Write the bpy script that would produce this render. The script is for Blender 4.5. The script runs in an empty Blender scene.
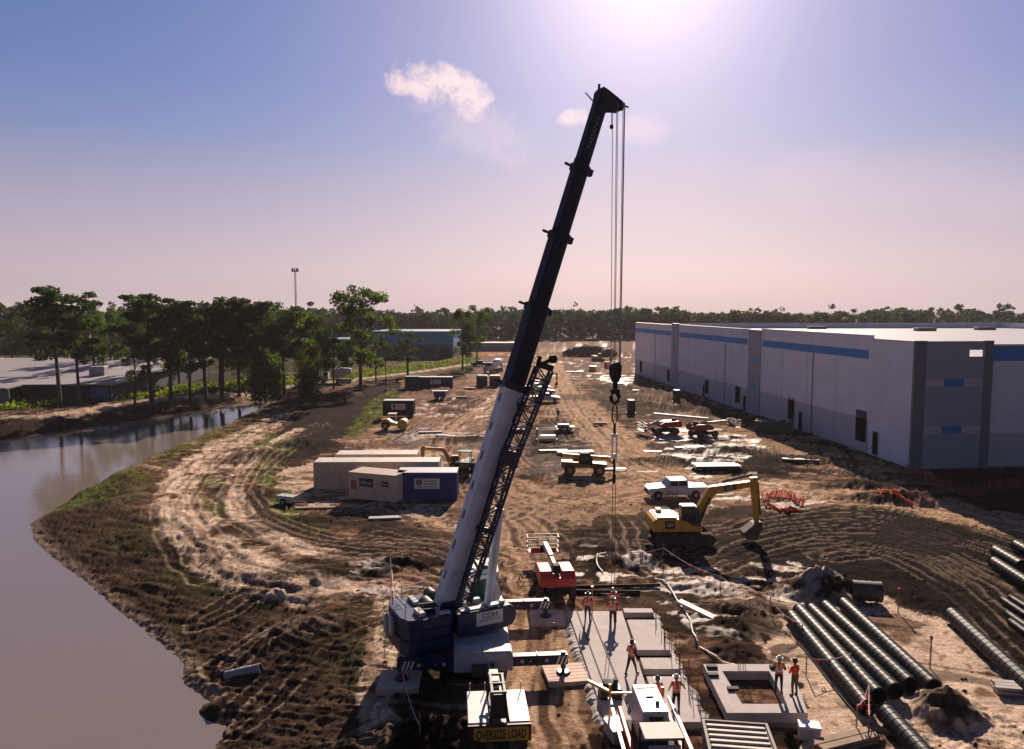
import bpy, bmesh, math, random
import numpy as np
from mathutils import Vector, Matrix, Euler
HAZE = .00013
R = math.radians
rnd = random.Random(7)
S = bpy.context.scene
COL = S.collection
F_PX, PITCH, CAMZ = 750.0, R(4.92), 18.0
cp, sp = math.cos(PITCH), math.sin(PITCH)
# ------------------------------------------------------------------ survey helpers (photo bearing -> point on the ground)
def G(px, py, z=0.0):
    dx = (px-512)/F_PX; dy = (374.5-py)/F_PX
    y = cp + dy*sp; zz = -sp + dy*cp
    t = (z-CAMZ)/zz
    return Vector((dx*t, y*t, z))
def atY(px, py, Y):
    dx = (px-512)/F_PX; dy = (374.5-py)/F_PX
    y = cp + dy*sp; zz = -sp + dy*cp
    t = Y/y
    return Vector((dx*t, Y, CAMZ+zz*t))
# ------------------------------------------------------------------ materials
MATS = {}
def mat(name, col, rough=.6, metal=0.0, var=.18, scale=1.5, bump=0.0, dirt=0.0, dirtcol=(.22,.13,.08), spec=.5, alpha=None, trans=0.0, emit=None):
    if name in MATS: return MATS[name]
    m = bpy.data.materials.new(name); m.use_nodes = True
    nt = m.node_tree; N = nt.nodes; L = nt.links
    b = N['Principled BSDF']; b.inputs['Roughness'].default_value = rough; b.inputs['Metallic'].default_value = metal
    b.inputs['Specular IOR Level'].default_value = spec
    tc = N.new('ShaderNodeTexCoord')
    n = N.new('ShaderNodeTexNoise'); n.inputs['Scale'].default_value = scale; n.inputs['Detail'].default_value = 5
    L.new(tc.outputs['Object'], n.inputs['Vector'])
    mr = N.new('ShaderNodeMapRange'); mr.inputs['From Min'].default_value=.25; mr.inputs['From Max'].default_value=.75
    mr.inputs['To Min'].default_value = 1-var; mr.inputs['To Max'].default_value = 1+var
    L.new(n.outputs['Fac'], mr.inputs['Value'])
    mx = N.new('ShaderNodeVectorMath'); mx.operation='SCALE'; mx.inputs[0].default_value = col
    L.new(mr.outputs[0], mx.inputs['Scale'])
    out = mx.outputs[0]
    if dirt > 0:
        n2 = N.new('ShaderNodeTexNoise'); n2.inputs['Scale'].default_value = scale*.9; n2.inputs['Detail'].default_value = 7; n2.inputs['Roughness'].default_value=.7
        ad = N.new('ShaderNodeVectorMath'); ad.operation='ADD'; ad.inputs[1].default_value=(7.3,2.1,5.5)
        L.new(tc.outputs['Object'], ad.inputs[0]); L.new(ad.outputs[0], n2.inputs['Vector'])
        r2 = N.new('ShaderNodeMapRange'); r2.inputs['From Min'].default_value=.42; r2.inputs['From Max'].default_value=.68
        r2.inputs['To Max'].default_value = dirt
        L.new(n2.outputs['Fac'], r2.inputs['Value'])
        mm = N.new('ShaderNodeMix'); mm.data_type='RGBA'; mm.inputs['B'].default_value = (*dirtcol,1)
        L.new(r2.outputs[0], mm.inputs['Factor']); L.new(out, mm.inputs['A']); out = mm.outputs['Result']
    L.new(out, b.inputs['Base Color'])
    if bump > 0:
        bp = N.new('ShaderNodeBump'); bp.inputs['Strength'].default_value = min(1,bump); bp.inputs['Distance'].default_value=.05
        n3 = N.new('ShaderNodeTexNoise'); n3.inputs['Scale'].default_value = scale*6; n3.inputs['Detail'].default_value=6
        L.new(tc.outputs['Object'], n3.inputs['Vector']); L.new(n3.outputs['Fac'], bp.inputs['Height']); L.new(bp.outputs[0], b.inputs['Normal'])
    if trans: b.inputs['Transmission Weight'].default_value = trans
    MATS[name] = m
    return m
# ------------------------------------------------------------------ mesh builder
class MB:
    def __init__(self): self.bm = bmesh.new()
    def box(self, cx, cy, cz, sx, sy, sz, rot=None, top=(1,1), shift=(0,0)):
        vs = []
        for dz in (-.5,.5):
            k = top if dz > 0 else (1,1); sh = shift if dz > 0 else (0,0)
            for dx,dy in ((-.5,-.5),(.5,-.5),(.5,.5),(-.5,.5)):
                v = Vector((dx*sx*k[0]+sh[0], dy*sy*k[1]+sh[1], dz*sz))
                if rot: v = rot @ v
                vs.append(self.bm.verts.new(v+Vector((cx,cy,cz))))
        for f in ((3,2,1,0),(4,5,6,7),(0,1,5,4),(1,2,6,5),(2,3,7,6),(3,0,4,7)):
            self.bm.faces.new([vs[i] for i in f])
        return self
    def b2(self, x0,x1,y0,y1,z0,z1): return self.box((x0+x1)/2,(y0+y1)/2,(z0+z1)/2,abs(x1-x0),abs(y1-y0),abs(z1-z0))
    def frame(self, p0, p1):
        d = (p1-p0); l = d.length; d = d/l if l else Vector((0,0,1))
        up = Vector((0,0,1)) if abs(d.z) < .95 else Vector((1,0,0))
        s = d.cross(up).normalized(); u = s.cross(d).normalized()
        return d, s, u
    def cyl(self, p0, p1, r0, r1=None, n=12, caps=True):
        p0 = Vector(p0); p1 = Vector(p1); r1 = r0 if r1 is None else r1
        d,s,u = self.frame(p0,p1)
        A=[];B=[]
        for i in range(n):
            a = 2*math.pi*i/n; o = s*math.cos(a)+u*math.sin(a)
            A.append(self.bm.verts.new(p0+o*r0)); B.append(self.bm.verts.new(p1+o*r1))
        for i in range(n):
            self.bm.faces.new((A[i],A[(i+1)%n],B[(i+1)%n],B[i]))
        if caps:
            self.bm.faces.new(A[::-1]); self.bm.faces.new(B)
        return self
    def tube(self, pts, r, n=8):
        pts=[Vector(p) for p in pts]; rings=[]
        for i,p in enumerate(pts):
            a = pts[max(i-1,0)]; b = pts[min(i+1,len(pts)-1)]
            d,s,u = self.frame(a,b); rr = r[i] if isinstance(r,(list,tuple)) else r
            rings.append([self.bm.verts.new(p+(s*math.cos(2*math.pi*k/n)+u*math.sin(2*math.pi*k/n))*rr) for k in range(n)])
        for A,B in zip(rings,rings[1:]):
            for k in range(n): self.bm.faces.new((A[k],A[(k+1)%n],B[(k+1)%n],B[k]))
        self.bm.faces.new(rings[0][::-1]); self.bm.faces.new(rings[-1])
        return self
    def bar(self, p0, p1, w, h=None):
        p0=Vector(p0); p1=Vector(p1); h = w if h is None else h
        d,s,u = self.frame(p0,p1); A=[];B=[]
        for a,b in ((-.5,-.5),(.5,-.5),(.5,.5),(-.5,.5)):
            o = s*a*w+u*b*h; A.append(self.bm.verts.new(p0+o)); B.append(self.bm.verts.new(p1+o))
        for i in range(4): self.bm.faces.new((A[i],A[(i+1)%4],B[(i+1)%4],B[i]))
        self.bm.faces.new(A[::-1]); self.bm.faces.new(B)
        return self
    def prism(self, pts, vec):
        vec=Vector(vec); A=[self.bm.verts.new(Vector(p)) for p in pts]; B=[self.bm.verts.new(Vector(p)+vec) for p in pts]
        n=len(pts)
        for i in range(n): self.bm.faces.new((A[i],A[(i+1)%n],B[(i+1)%n],B[i]))
        self.bm.faces.new(A[::-1]); self.bm.faces.new(B)
        return self
    def side(self, pts, y0, y1):      # outline in x,z extruded in y
        return self.prism([(x,y0,z) for x,z in pts], (0,y1-y0,0))
    def ell(self, c, r, seg=12, rings=8, zmin=-1.0):
        c=Vector(c); rows=[]
        for i in range(rings+1):
            ph = -math.pi/2 + math.pi*i/rings
            z = max(math.sin(ph), zmin); k = math.sqrt(max(0,1-z*z)) if z>zmin or zmin>-1 else 0
            if i in (0,rings) and zmin==-1 or i==rings: k=0.001
            rows.append([self.bm.verts.new(c+Vector((r[0]*k*math.cos(2*math.pi*j/seg), r[1]*k*math.sin(2*math.pi*j/seg), r[2]*z))) for j in range(seg)])
        for A,B in zip(rows,rows[1:]):
            for j in range(seg): self.bm.faces.new((A[j],A[(j+1)%seg],B[(j+1)%seg],B[j]))
        return self
    def lathe(self, p0, p1, prof, n=24):   # prof: list of (t 0..1, radius); open surface
        p0=Vector(p0);p1=Vector(p1); d,s,u=self.frame(p0,p1); rings=[]
        for t,r in prof:
            c=p0.lerp(p1,t)
            rings.append([self.bm.verts.new(c+(s*math.cos(2*math.pi*k/n)+u*math.sin(2*math.pi*k/n))*r) for k in range(n)])
        for A,B in zip(rings,rings[1:]):
            for k in range(n): self.bm.faces.new((A[k],A[(k+1)%n],B[(k+1)%n],B[k]))
        return self
    def build_split(self, name, m, parent=None, bevel=0.0, M=None, world=False, **k):
        if M is not None: self.bm.transform(M)
        if world and parent is not None: self.bm.transform(wm(parent).inverted())
        seen=set(); out=[]
        for v0 in list(self.bm.verts):
            if v0 in seen: continue
            st=[v0]; isl=[]; seen.add(v0)
            while st:
                v=st.pop(); isl.append(v)
                for e in v.link_edges:
                    w_=e.other_vert(v)
                    if w_ not in seen: seen.add(w_); st.append(w_)
            q=MB(); mp={v:q.bm.verts.new(v.co) for v in isl}; fs=set(f for v in isl for f in v.link_faces)
            for f in fs: q.bm.faces.new([mp[v] for v in f.verts])
            out.append(q.build(name,m,parent,bevel,**k))
        self.bm.free(); return out[0]
    def build(self, name, m, parent=None, bevel=0.0, smooth=False, M=None, world=False):
        if M is not None: self.bm.transform(M)
        if world and parent is not None: self.bm.transform(wm(parent).inverted())
        bmesh.ops.recalc_face_normals(self.bm, faces=self.bm.faces)
        me = bpy.data.meshes.new(name); self.bm.to_mesh(me); self.bm.free()
        o = bpy.data.objects.new(name, me); COL.objects.link(o)
        if isinstance(m,(list,tuple)):
            for q in m: me.materials.append(q)
        else: me.materials.append(m)
        if smooth:
            for p in me.polygons: p.use_smooth = True
            md=o.modifiers.new('es','EDGE_SPLIT'); md.split_angle=R(40)
        if bevel:
            md=o.modifiers.new('bv','BEVEL'); md.width=bevel; md.segments=1; md.limit_method='ANGLE'; md.angle_limit=R(50)
        if parent is not None: o.parent = parent
        return o
def wm(o):
    m = Matrix.LocRotScale(o.location, o.rotation_euler, o.scale)
    return wm(o.parent) @ m if o.parent else m
def tag(o, label=None, cat=None, group=None, kind=None):
    if label: o['label']=label
    if cat: o['category']=cat
    if group: o['group']=group
    if kind: o['kind']=kind
    return o
def thing(name, label, cat, loc=(0,0,0), rz=0.0, group=None, scale=1.0):
    o = bpy.data.objects.new(name, None); COL.objects.link(o); o.empty_display_size=.3
    o.location = loc; o.rotation_euler=(0,0,rz); o.scale=(scale,)*3
    return tag(o,label,cat,group)
def copy_thing(o, loc=None, rz=None, label=None, scale=None):
    c = o.copy(); COL.objects.link(c)
    for ch in list(o.children):
        d = ch.copy(); COL.objects.link(d); d.parent = c
        for g in list(ch.children):
            e = g.copy(); COL.objects.link(e); e.parent = d
    if loc is not None: c.location = loc
    if rz is not None: c.rotation_euler = (0,0,rz)
    if scale is not None: c.scale = scale if isinstance(scale,(tuple,list)) else (scale,)*3
    if label: c['label']=label
    return c
def text(s, w, h, m, parent, loc, xdir, updir, name='lettering', ex=.004, off=0.0, world=False):
    cu = bpy.data.curves.new('t','FONT'); cu.body=s; cu.align_x='CENTER'; cu.align_y='CENTER'; cu.size=1; cu.extrude=.02; cu.offset=off; cu.resolution_u=3
    o = bpy.data.objects.new('t',cu); COL.objects.link(o)
    bpy.context.view_layer.update()
    me = bpy.data.meshes.new_from_object(o.evaluated_get(bpy.context.evaluated_depsgraph_get()))
    bpy.data.objects.remove(o); bpy.data.curves.remove(cu)
    xs=[v.co.x for v in me.vertices]; ys=[v.co.y for v in me.vertices]
    cx=(max(xs)+min(xs))/2; cy=(max(ys)+min(ys))/2; kx=w/(max(xs)-min(xs)); ky=h/(max(ys)-min(ys))
    X=Vector(xdir).normalized(); U=Vector(updir).normalized(); Z=X.cross(U)
    for v in me.vertices:
        c=v.co; v.co = Vector(loc)+X*((c.x-cx)*kx)+U*((c.y-cy)*ky)+Z*(ex if c.z>0 else 0)
    if world: me.transform(wm(parent).inverted())
    me.name=name; me.materials.clear(); me.materials.append(m)
    o=bpy.data.objects.new(name,me); COL.objects.link(o)
    if parent is not None: o.parent=parent
    return o
# ------------------------------------------------------------------ noise
_T = np.random.RandomState(3).rand(256,256)
def vn(x,y,seed=0):
    xi=np.floor(x).astype(int); yi=np.floor(y).astype(int); fx=x-xi; fy=y-yi
    fx=fx*fx*(3-2*fx); fy=fy*fy*(3-2*fy); a=seed*37; b=seed*91
    g=lambda i,j:_T[(xi+i+a)&255,(yi+j+b)&255]
    return (g(0,0)*(1-fx)+g(1,0)*fx)*(1-fy)+(g(0,1)*(1-fx)+g(1,1)*fx)*fy
def fbm(x,y,o=4,seed=0):
    s=0;a=.5;t=0
    for i in range(o):
        s=s+a*vn(x*2**i+i*13.7,y*2**i+i*7.1,seed+i); t+=a; a*=.55
    return s/t
def sst(x,a,b):
    t=np.clip((x-a)/(b-a),0,1); return t*t*(3-2*t)
def inpoly(x,y,P):
    c=np.zeros(x.shape,bool); n=len(P)
    for i in range(n):
        x0,y0=P[i]; x1,y1=P[(i+1)%n]
        if y0==y1: continue
        k=((y0>y)!=(y1>y)) & (x < (x1-x0)*(y-y0)/(y1-y0)+x0)
        c^=k
    return c
def dpoly(x,y,P,closed=True):
    d=np.full(x.shape,1e9); n=len(P)
    for i in range(n if closed else n-1):
        x0,y0=P[i];x1,y1=P[(i+1)%n]; dx=x1-x0;dy=y1-y0;l=dx*dx+dy*dy+1e-9
        t=np.clip(((x-x0)*dx+(y-y0)*dy)/l,0,1)
        d=np.minimum(d,np.hypot(x-x0-t*dx,y-y0-t*dy))
    return d
def lane(x,y,P):   # signed lateral and along distance to a polyline
    best=np.full(x.shape,1e9); lat=np.zeros(x.shape); al=np.zeros(x.shape); acc=0
    for (x0,y0),(x1,y1) in zip(P,P[1:]):
        dx=x1-x0;dy=y1-y0;l=math.hypot(dx,dy)
        t=np.clip(((x-x0)*dx+(y-y0)*dy)/(l*l),0,1)
        d=np.hypot(x-x0-t*dx,y-y0-t*dy); sg=np.sign((x-x0)*dy-(y-y0)*dx)
        k=d<best; best=np.where(k,d,best); lat=np.where(k,d*sg,lat); al=np.where(k,acc+t*l,al); acc+=l
    return lat,al
def smoothline(P,n=6):
    out=[]; Q=[P[0]]+list(P)+[P[-1]]
    for i in range(1,len(Q)-2):
        a,b,c,d=[np.array(q,float) for q in Q[i-1:i+3]]
        for k in range(n):
            t=k/n; out.append(tuple(.5*((2*b)+(-a+c)*t+(2*a-5*b+4*c-d)*t*t+(-a+3*b-3*c+d)*t**3)))
    out.append(tuple(P[-1])); return out
def W(pts,z=0): return [tuple(G(a,b,z).xy) for a,b in pts]
# ------------------------------------------------------------------ camera, sun, world
cam=bpy.data.cameras.new('camera'); co=bpy.data.objects.new('camera',cam); COL.objects.link(co)
co.location=(0,0,CAMZ); co.rotation_euler=(math.pi/2-PITCH,0,0); cam.sensor_width=36; cam.lens=F_PX/1024*36; cam.clip_end=9000; cam.clip_start=.5
S.camera=co
SUN_EL, SUN_AZ = R(26), R(10)
sd=Vector((math.sin(SUN_AZ)*math.cos(SUN_EL), math.cos(SUN_AZ)*math.cos(SUN_EL), math.sin(SUN_EL)))
sl=bpy.data.lights.new('sun','SUN'); sl.energy=5.0; sl.angle=R(.5); sl.color=(1,.83,.67)
so=bpy.data.objects.new('sun',sl); COL.objects.link(so); so.rotation_euler=sd.to_track_quat('Z','Y').to_euler(); so.location=(20,60,80)
w=bpy.data.worlds.new('World'); S.world=w; w.use_nodes=True
nt=w.node_tree; N=nt.nodes; L=nt.links; bg=N['Background']
sky=N.new('ShaderNodeTexSky'); sky.sky_type='NISHITA'; sky.sun_disc=False; sky.sun_elevation=SUN_EL; sky.sun_rotation=SUN_AZ; sky.dust_density=2.0
tc=N.new('ShaderNodeTexCoord')
def M2(op,a,b=None,c=None):
    n=N.new('ShaderNodeMath'); n.operation=op
    for i,v in enumerate((a,b,c)):
        if v is None: continue
        if isinstance(v,(int,float)): n.inputs[i].default_value=v
        else: L.new(v,n.inputs[i])
    return n.outputs[0]
def DOT(v,vec):
    n=N.new('ShaderNodeVectorMath'); n.operation='DOT_PRODUCT'; L.new(v,n.inputs[0]); n.inputs[1].default_value=vec; return n.outputs['Value']
def MIX(f,a,b):
    n=N.new('ShaderNodeMix'); n.data_type='RGBA'
    if isinstance(f,(int,float)): n.inputs['Factor'].default_value=f
    else: L.new(f,n.inputs['Factor'])
    for k,v in (('A',a),('B',b)):
        if isinstance(v,tuple): n.inputs[k].default_value=(*v,1)
        else: L.new(v,n.inputs[k])
    return n.outputs['Result']
D=tc.outputs['Generated']
sepn=N.new('ShaderNodeSeparateXYZ'); L.new(D,sepn.inputs[0]); zc=sepn.outputs['Z']
ramp=N.new('ShaderNodeValToRGB'); e=ramp.color_ramp.elements
SKY=[(0.0,(.385,.30,.35)),(.05,(.375,.295,.355)),(.10,(.31,.26,.345)),(.16,(.225,.215,.33)),(.21,(.135,.175,.345)),(.27,(.092,.140,.335)),(.35,(.062,.120,.31)),(.46,(.04,.09,.26)),(.60,(.012,.035,.115)),(1.0,(.006,.016,.06))]
e[0].position=SKY[0][0]; e[0].color=(*SKY[0][1],1); e[1].position=1; e[1].color=(*SKY[-1][1],1)
for p_,c_ in SKY[1:-1]:
    q=e.new(p_); q.color=(*c_,1)
L.new(zc,ramp.inputs[0])
front=DOT(D,(math.sin(SUN_AZ),math.cos(SUN_AZ),0))
fk=M2('MULTIPLY_ADD',front,.42,.58)          # darker away from the sun
fr=N.new('ShaderNodeVectorMath'); fr.operation='SCALE'; L.new(ramp.outputs[0],fr.inputs[0]); L.new(fk,fr.inputs['Scale'])
sdot=M2('MAXIMUM',DOT(D,tuple(sd)),0)
g1=M2('POWER',sdot,110.0); g2=M2('POWER',sdot,13.0)
glow=N.new('ShaderNodeVectorMath'); glow.operation='SCALE'; glow.inputs[0].default_value=(.42,.32,.39); L.new(g1,glow.inputs['Scale'])
glow2=N.new('ShaderNodeVectorMath'); glow2.operation='SCALE'; glow2.inputs[0].default_value=(.135,.075,.075); L.new(g2,glow2.inputs['Scale'])
def VADD(a,b):
    n=N.new('ShaderNodeVectorMath'); n.operation='ADD'; L.new(a,n.inputs[0]); L.new(b,n.inputs[1]); return n.outputs[0]
base=VADD(VADD(fr.outputs[0],glow.outputs[0]),glow2.outputs[0])
# clouds as soft puffs in given sky directions
def cloud(col, px,py, rx,ry, dens, tilt=0, nsc=14, seed=0.0, thr=.42):
    d=(atY(px,py,100)-Vector((0,0,CAMZ))).normalized(); rt=d.cross(Vector((0,0,1))).normalized(); up=rt.cross(d)
    r2=rt*math.cos(tilt)+up*math.sin(tilt); u2=up*math.cos(tilt)-rt*math.sin(tilt)
    a=M2('DIVIDE',DOT(D,tuple(r2)),rx/F_PX); b=M2('DIVIDE',DOT(D,tuple(u2)),ry/F_PX)
    rr=M2('ADD',M2('MULTIPLY',a,a),M2('MULTIPLY',b,b))
    fall=M2('SUBTRACT',1.0,M2('MINIMUM',rr,1.0))
    fall=M2('MULTIPLY',fall,M2('GREATER_THAN',DOT(D,tuple(d)),0.0))
    mp=N.new('ShaderNodeVectorMath'); mp.operation='ADD'; mp.inputs[1].default_value=(seed,seed*.7,0); L.new(D,mp.inputs[0])
    nz=N.new('ShaderNodeTexNoise'); nz.inputs['Scale'].default_value=nsc; nz.inputs['Detail'].default_value=10; nz.inputs['Roughness'].default_value=.68; nz.inputs['Distortion'].default_value=.4
    L.new(mp.outputs[0],nz.inputs['Vector'])
    v=M2('MULTIPLY_ADD',nz.outputs['Fac'],1.0,M2('MULTIPLY_ADD',fall,.55,-.5))
    m=N.new('ShaderNodeMapRange'); m.inputs['From Min'].default_value=thr-.12; m.inputs['From Max'].default_value=thr+.24; m.inputs['To Max'].default_value=dens; m.interpolation_type='SMOOTHSTEP'
    L.new(v,m.inputs['Value'])
    f=M2('MULTIPLY',m.outputs[0],M2('MINIMUM',M2('MULTIPLY',fall,3.0),1.0))
    return MIX(f,col,(.62,.46,.47))
base=cloud(base,436,84,64,27,.95,-.12,38,1.7,.355)
base=cloud(base,470,98,38,26,.9,-.6,40,4.1,.35)
base=cloud(base,478,130,90,44,.22,-.35,16,2.3,.34)
base=cloud(base,574,117,24,14,.6,0,30,5.2,.36)
base=cloud(base,640,128,70,26,.28,-.15,14,8.4,.36)
base=cloud(base,900,185,260,50,.10,-.1,7,9.4,.34)
# physical sky lightly mixed under the tinted gradient (x10 because the background runs at a tenth)
sc10=N.new('ShaderNodeVectorMath'); sc10.operation='SCALE'; sc10.inputs['Scale'].default_value=10.0; L.new(base,sc10.inputs[0])
L.new(MIX(.93,sky.outputs[0],sc10.outputs[0]),bg.inputs['Color'])
bg.inputs['Strength'].default_value=.1
S.view_settings.view_transform='Standard'; S.view_settings.look='None'; S.view_settings.exposure=.62; S.view_settings.gamma=1
S.render.engine='CYCLES'
try:
    S.cycles.use_denoising=True; S.cycles.denoiser='OPENIMAGEDENOISE'
    S.cycles.max_bounces=5; S.cycles.volume_bounces=0; S.cycles.transparent_max_bounces=12
    S.cycles.sample_clamp_indirect=6
except Exception: pass
# ------------------------------------------------------------------ terrain
WATER_Z=-2.0
shoreA=W([(289,406),(262,411),(240,420),(180,449),(125,475),(78,497),(48,512)],WATER_Z)      # grassy north shore of the spit
shoreB=W([(48,512),(30,524),(34,540),(55,560),(80,578),(108,602),(135,624),(160,645),(184,664),(182,682),(205,700),(224,712),(224,728),(214,749)],WATER_Z)+[(-13.2,22),(-14,12),(-20,-30)]
shoreC=[(-190,-30),(-190,100)]+W([(-60,452),(0,440),(60,431),(110,424),(180,413),(235,404),(268,399),(290,401)],WATER_Z)
pond=shoreA+shoreB[1:]+shoreC
flats=[]   # (x,y,r) ground kept level under things
def flat(p,r): flats.append((p[0],p[1],r))
AZ=R(4.7); U2=Vector((-math.sin(AZ),math.cos(AZ))); R2=Vector((math.cos(AZ),math.sin(AZ)))
BC=G(911,468).xy     # near corner of the big warehouse
for px,py,r in ((480,650,4.5),(480,610,4.5),(568,683,2),(400,685,2),(555,622,2),(497,715,3),(635,660,5.5),(640,620,5),(650,715,4),(755,690,4.5),(740,740,4),(553,585,3.2),
                (680,535,4),(672,497,4),(585,472,4),(668,434,4),(710,436,4),(840,650,6),(870,640,5),(375,505,4),(345,488,5),(400,488,5),(430,495,5),(776,432,4),(630,413,2),(676,403,2),
                (398,416,4),(545,400,4),(812,737,1.5),(1010,690,2)):
    flat(G(px,py),r)
mounds=[ # px,py, rx,ry, height, rot
 (820,590,2.2,1.6,1.5,.2),(946,712,1.15,1.1,1.15,0),(736,655,1.6,1.0,.55,0),(722,628,3.2,1.6,.5,.4),(440,392,4,2,1.2,0),(300,445,5,3,.9,.5),(260,455,4,2.5,.7,0),(690,462,9,2,.7,0),(720,452,6,2,.8,.1),
 (600,398,16,4,.9,0),(690,410,14,1.6,1.0,-.9),(655,395,22,1.5,1.2,-1.35),(860,488,5,1.5,.8,-.2),(910,500,6,1.6,.9,-.3),(520,412,4,1.5,.7,0),(548,432,6,1.5,.4,0),(590,352,10,6,3.0,0),(620,355,8,5,1.8,0),(545,355,9,4,1.6,0),
 (640,560,3,1.2,.5,.2),(590,545,3,1.0,.4,0),(215,675,1.2,.9,.5,0),(460,745,2.2,1.6,.5,0),(395,745,2.4,1.5,.6,0),(330,575,4,1.3,.5,.5),(405,565,3,1.2,.5,.1),(300,620,3,1.2,.4,.4),(740,610,3,1.3,.5,.2),(700,585,2.5,1,.35,-.3),
 (345,395,4,2,1.0,.5),(470,440,6,2,.5,0),(760,470,6,1.4,.5,0),(800,460,6,1.5,.6,-.2)]
mounds=[(*G(a,b).xy,c,d,e_,f) for a,b,c,d,e_,f in mounds]
LANES=[ # px polyline, width m, kind
 ([(548,352),(556,380),(585,410),(610,440),(655,470),(760,488),(880,500),(1024,528)],5.5,'road'),
 ([(600,420),(640,455),(700,480),(800,486)],3.5,'road'),
 ([(280,412),(225,445),(180,480),(180,515),(215,550),(270,580),(330,590)],2.7,'sand'),
 ([(300,425),(255,455),(235,490),(250,520),(300,548),(380,560)],1.5,'sand'),
 ([(520,370),(500,400),(455,425),(445,450),(500,470)],4.0,'tan'),
 ([(545,600),(535,640),(530,700),(520,749)],2.5,'tan'),
 ([(430,520),(480,560),(530,590)],1.5,'tan'),
 ([(480,500),(515,550),(528,600)],1.4,'tan'),
 ([(690,560),(760,525),(860,512),(960,535),(1024,552)],3.0,'mudtrack'),
 ([(660,600),(780,545),(880,560),(990,610),(1024,650)],3.5,'mudtrack'),
 ([(240,530),(330,520),(420,535),(470,560)],3.0,'mudtrack'),
 ([(220,600),(320,560),(420,550)],2.0,'mudtrack'),
 ([(230,700),(300,640),(390,610)],3.0,'mudtrack'),
 ([(380,749),(375,690),(385,620),(395,585)],1.3,'sand'),
 ([(0,417),(60,413),(150,400),(260,389),(400,374),(470,364)],2.6,'dirtroad'),
 ([(500,480),(560,500),(640,490)],3.5,'tan'),
]
RUTS=[[(552,360),(566,395),(592,430),(625,462),(700,484),(850,496),(1024,530)],[(560,362),(580,400),(612,436),(650,462),(760,482),(900,498)],[(545,375),(552,410),(590,450),(640,480)],
 [(296,410),(235,448),(188,485),(190,520),(230,560),(300,585)],[(270,420),(212,455),(172,490),(172,530),(205,565)],[(320,420),(262,455),(232,500),(262,530),(330,548),(420,552)],[(300,440),(252,475),(262,515),(340,540),(440,545),(500,560)],
 [(240,545),(330,535),(430,545),(500,575)],[(205,600),(300,575),(400,572),(470,590)],[(225,640),(300,610),(400,600)],[(240,690),(310,640),(395,615)],
 [(542,605),(530,660),(525,749)],[(560,610),(560,680),(575,749)],[(470,480),(500,530),(520,590)],[(450,455),(475,490),(530,520),(560,560)],
 [(690,552),(770,522),(870,518),(960,540),(1040,562)],[(680,580),(770,540),(870,530),(960,560),(1040,600)],[(830,556),(900,546),(970,575),(1040,630)],[(700,570),(790,548),(880,550),(960,590),(1040,660)],[(720,530),(820,505),(920,512),(1040,545)],
 [(560,500),(620,515),(640,560),(690,600)],[(640,545),(720,560),(790,600)],[(500,400),(460,420),(440,450),(470,475)],[(515,385),(480,405),(430,420),(400,440)],[(530,420),(510,440),(530,470),(600,480)],
 [(640,400),(680,420),(740,445),(830,470),(900,480)],[(625,385),(665,410),(700,430),(800,455)],[(600,380),(640,395),(700,415)],[(395,500),(420,520),(470,525),(520,510)]]
RUTS=[smoothline(W(P)) for P in RUTS]
def near_line(x,y,P,m):
    xs=[p[0] for p in P]; ys_=[p[1] for p in P]
    return (x>min(xs)-m)&(x<max(xs)+m)&(y>min(ys_)-m)&(y<max(ys_)+m)
def rutfield(x,y):
    out=np.zeros(x.shape); edge=np.zeros(x.shape)
    wob=(vn(x*.5,y*.5,61)-.5)*.5
    for P in RUTS:
        k=near_line(x,y,P,2.5)
        if not k.any(): continue
        lat,al=lane(x[k],y[k],P); l=np.abs(np.abs(lat+wob[k])-.95)
        br=.35+.65*(vn(al*.25,al*0,62)>.25)
        out[k]=np.maximum(out[k],(1-sst(l,.16,.34))*br); edge[k]=np.maximum(edge[k],(1-sst(np.abs(l-.46),.05,.16))*br)
    return out,edge
def wetfield(x,y,n2,n4):
    w_=np.zeros(x.shape)
    wx=x+(fbm(x*.5,y*.5,4,30)-.5)*3.0; wy=y+(fbm(x*.5,y*.5,4,31)-.5)*4.0
    for pts,lo in WET:
        m=inpoly(wx,wy,W(pts)); w_=np.maximum(w_,m*sst(n4,lo,lo+.05))
    return w_
WET=[([(650,432),(700,425),(765,440),(740,466),(665,462)],.50),([(560,545),(690,556),(770,600),(730,640),(680,600),(600,588)],.55),([(700,570),(790,560),(850,580),(790,615)],.55),([(500,340),(640,340),(640,385),(520,372)],.66),([(585,375),(640,375),(625,388)],.45),([(420,400),(500,395),(500,440),(400,440)],.62),([(340,565),(400,560),(410,590),(350,600)],.5),([(640,470),(720,465),(860,500),(700,520)],.62),([(660,600),(720,600),(740,640),(690,640)],.52)]
LANES=[(smoothline(W(P)),w_,k) for P,w_,k in LANES]
def height_parts(x,y):
    d=dpoly(x,y,pond); ins=inpoly(x,y,pond)
    dA=dpoly(x,y,shoreA,False); dB=dpoly(x,y,shoreB+shoreC[1:],False)
    nz=fbm(x*.35,y*.35,3,5)
    wA=2.2+1.5*nz; wB=6.5+3.5*nz
    land=np.minimum(sst(dA,-.3,wA),np.clip(dB/wB,0,1)**.8); land=land*(1-.35*np.exp(-((x+34)**2/300+(y-125)**2/500)))
    z=np.where(ins,-2.0-np.clip(d*.35,0,1.6),-2.0+2.0*land)
    return z,d,ins,dA,dB,land
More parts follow.
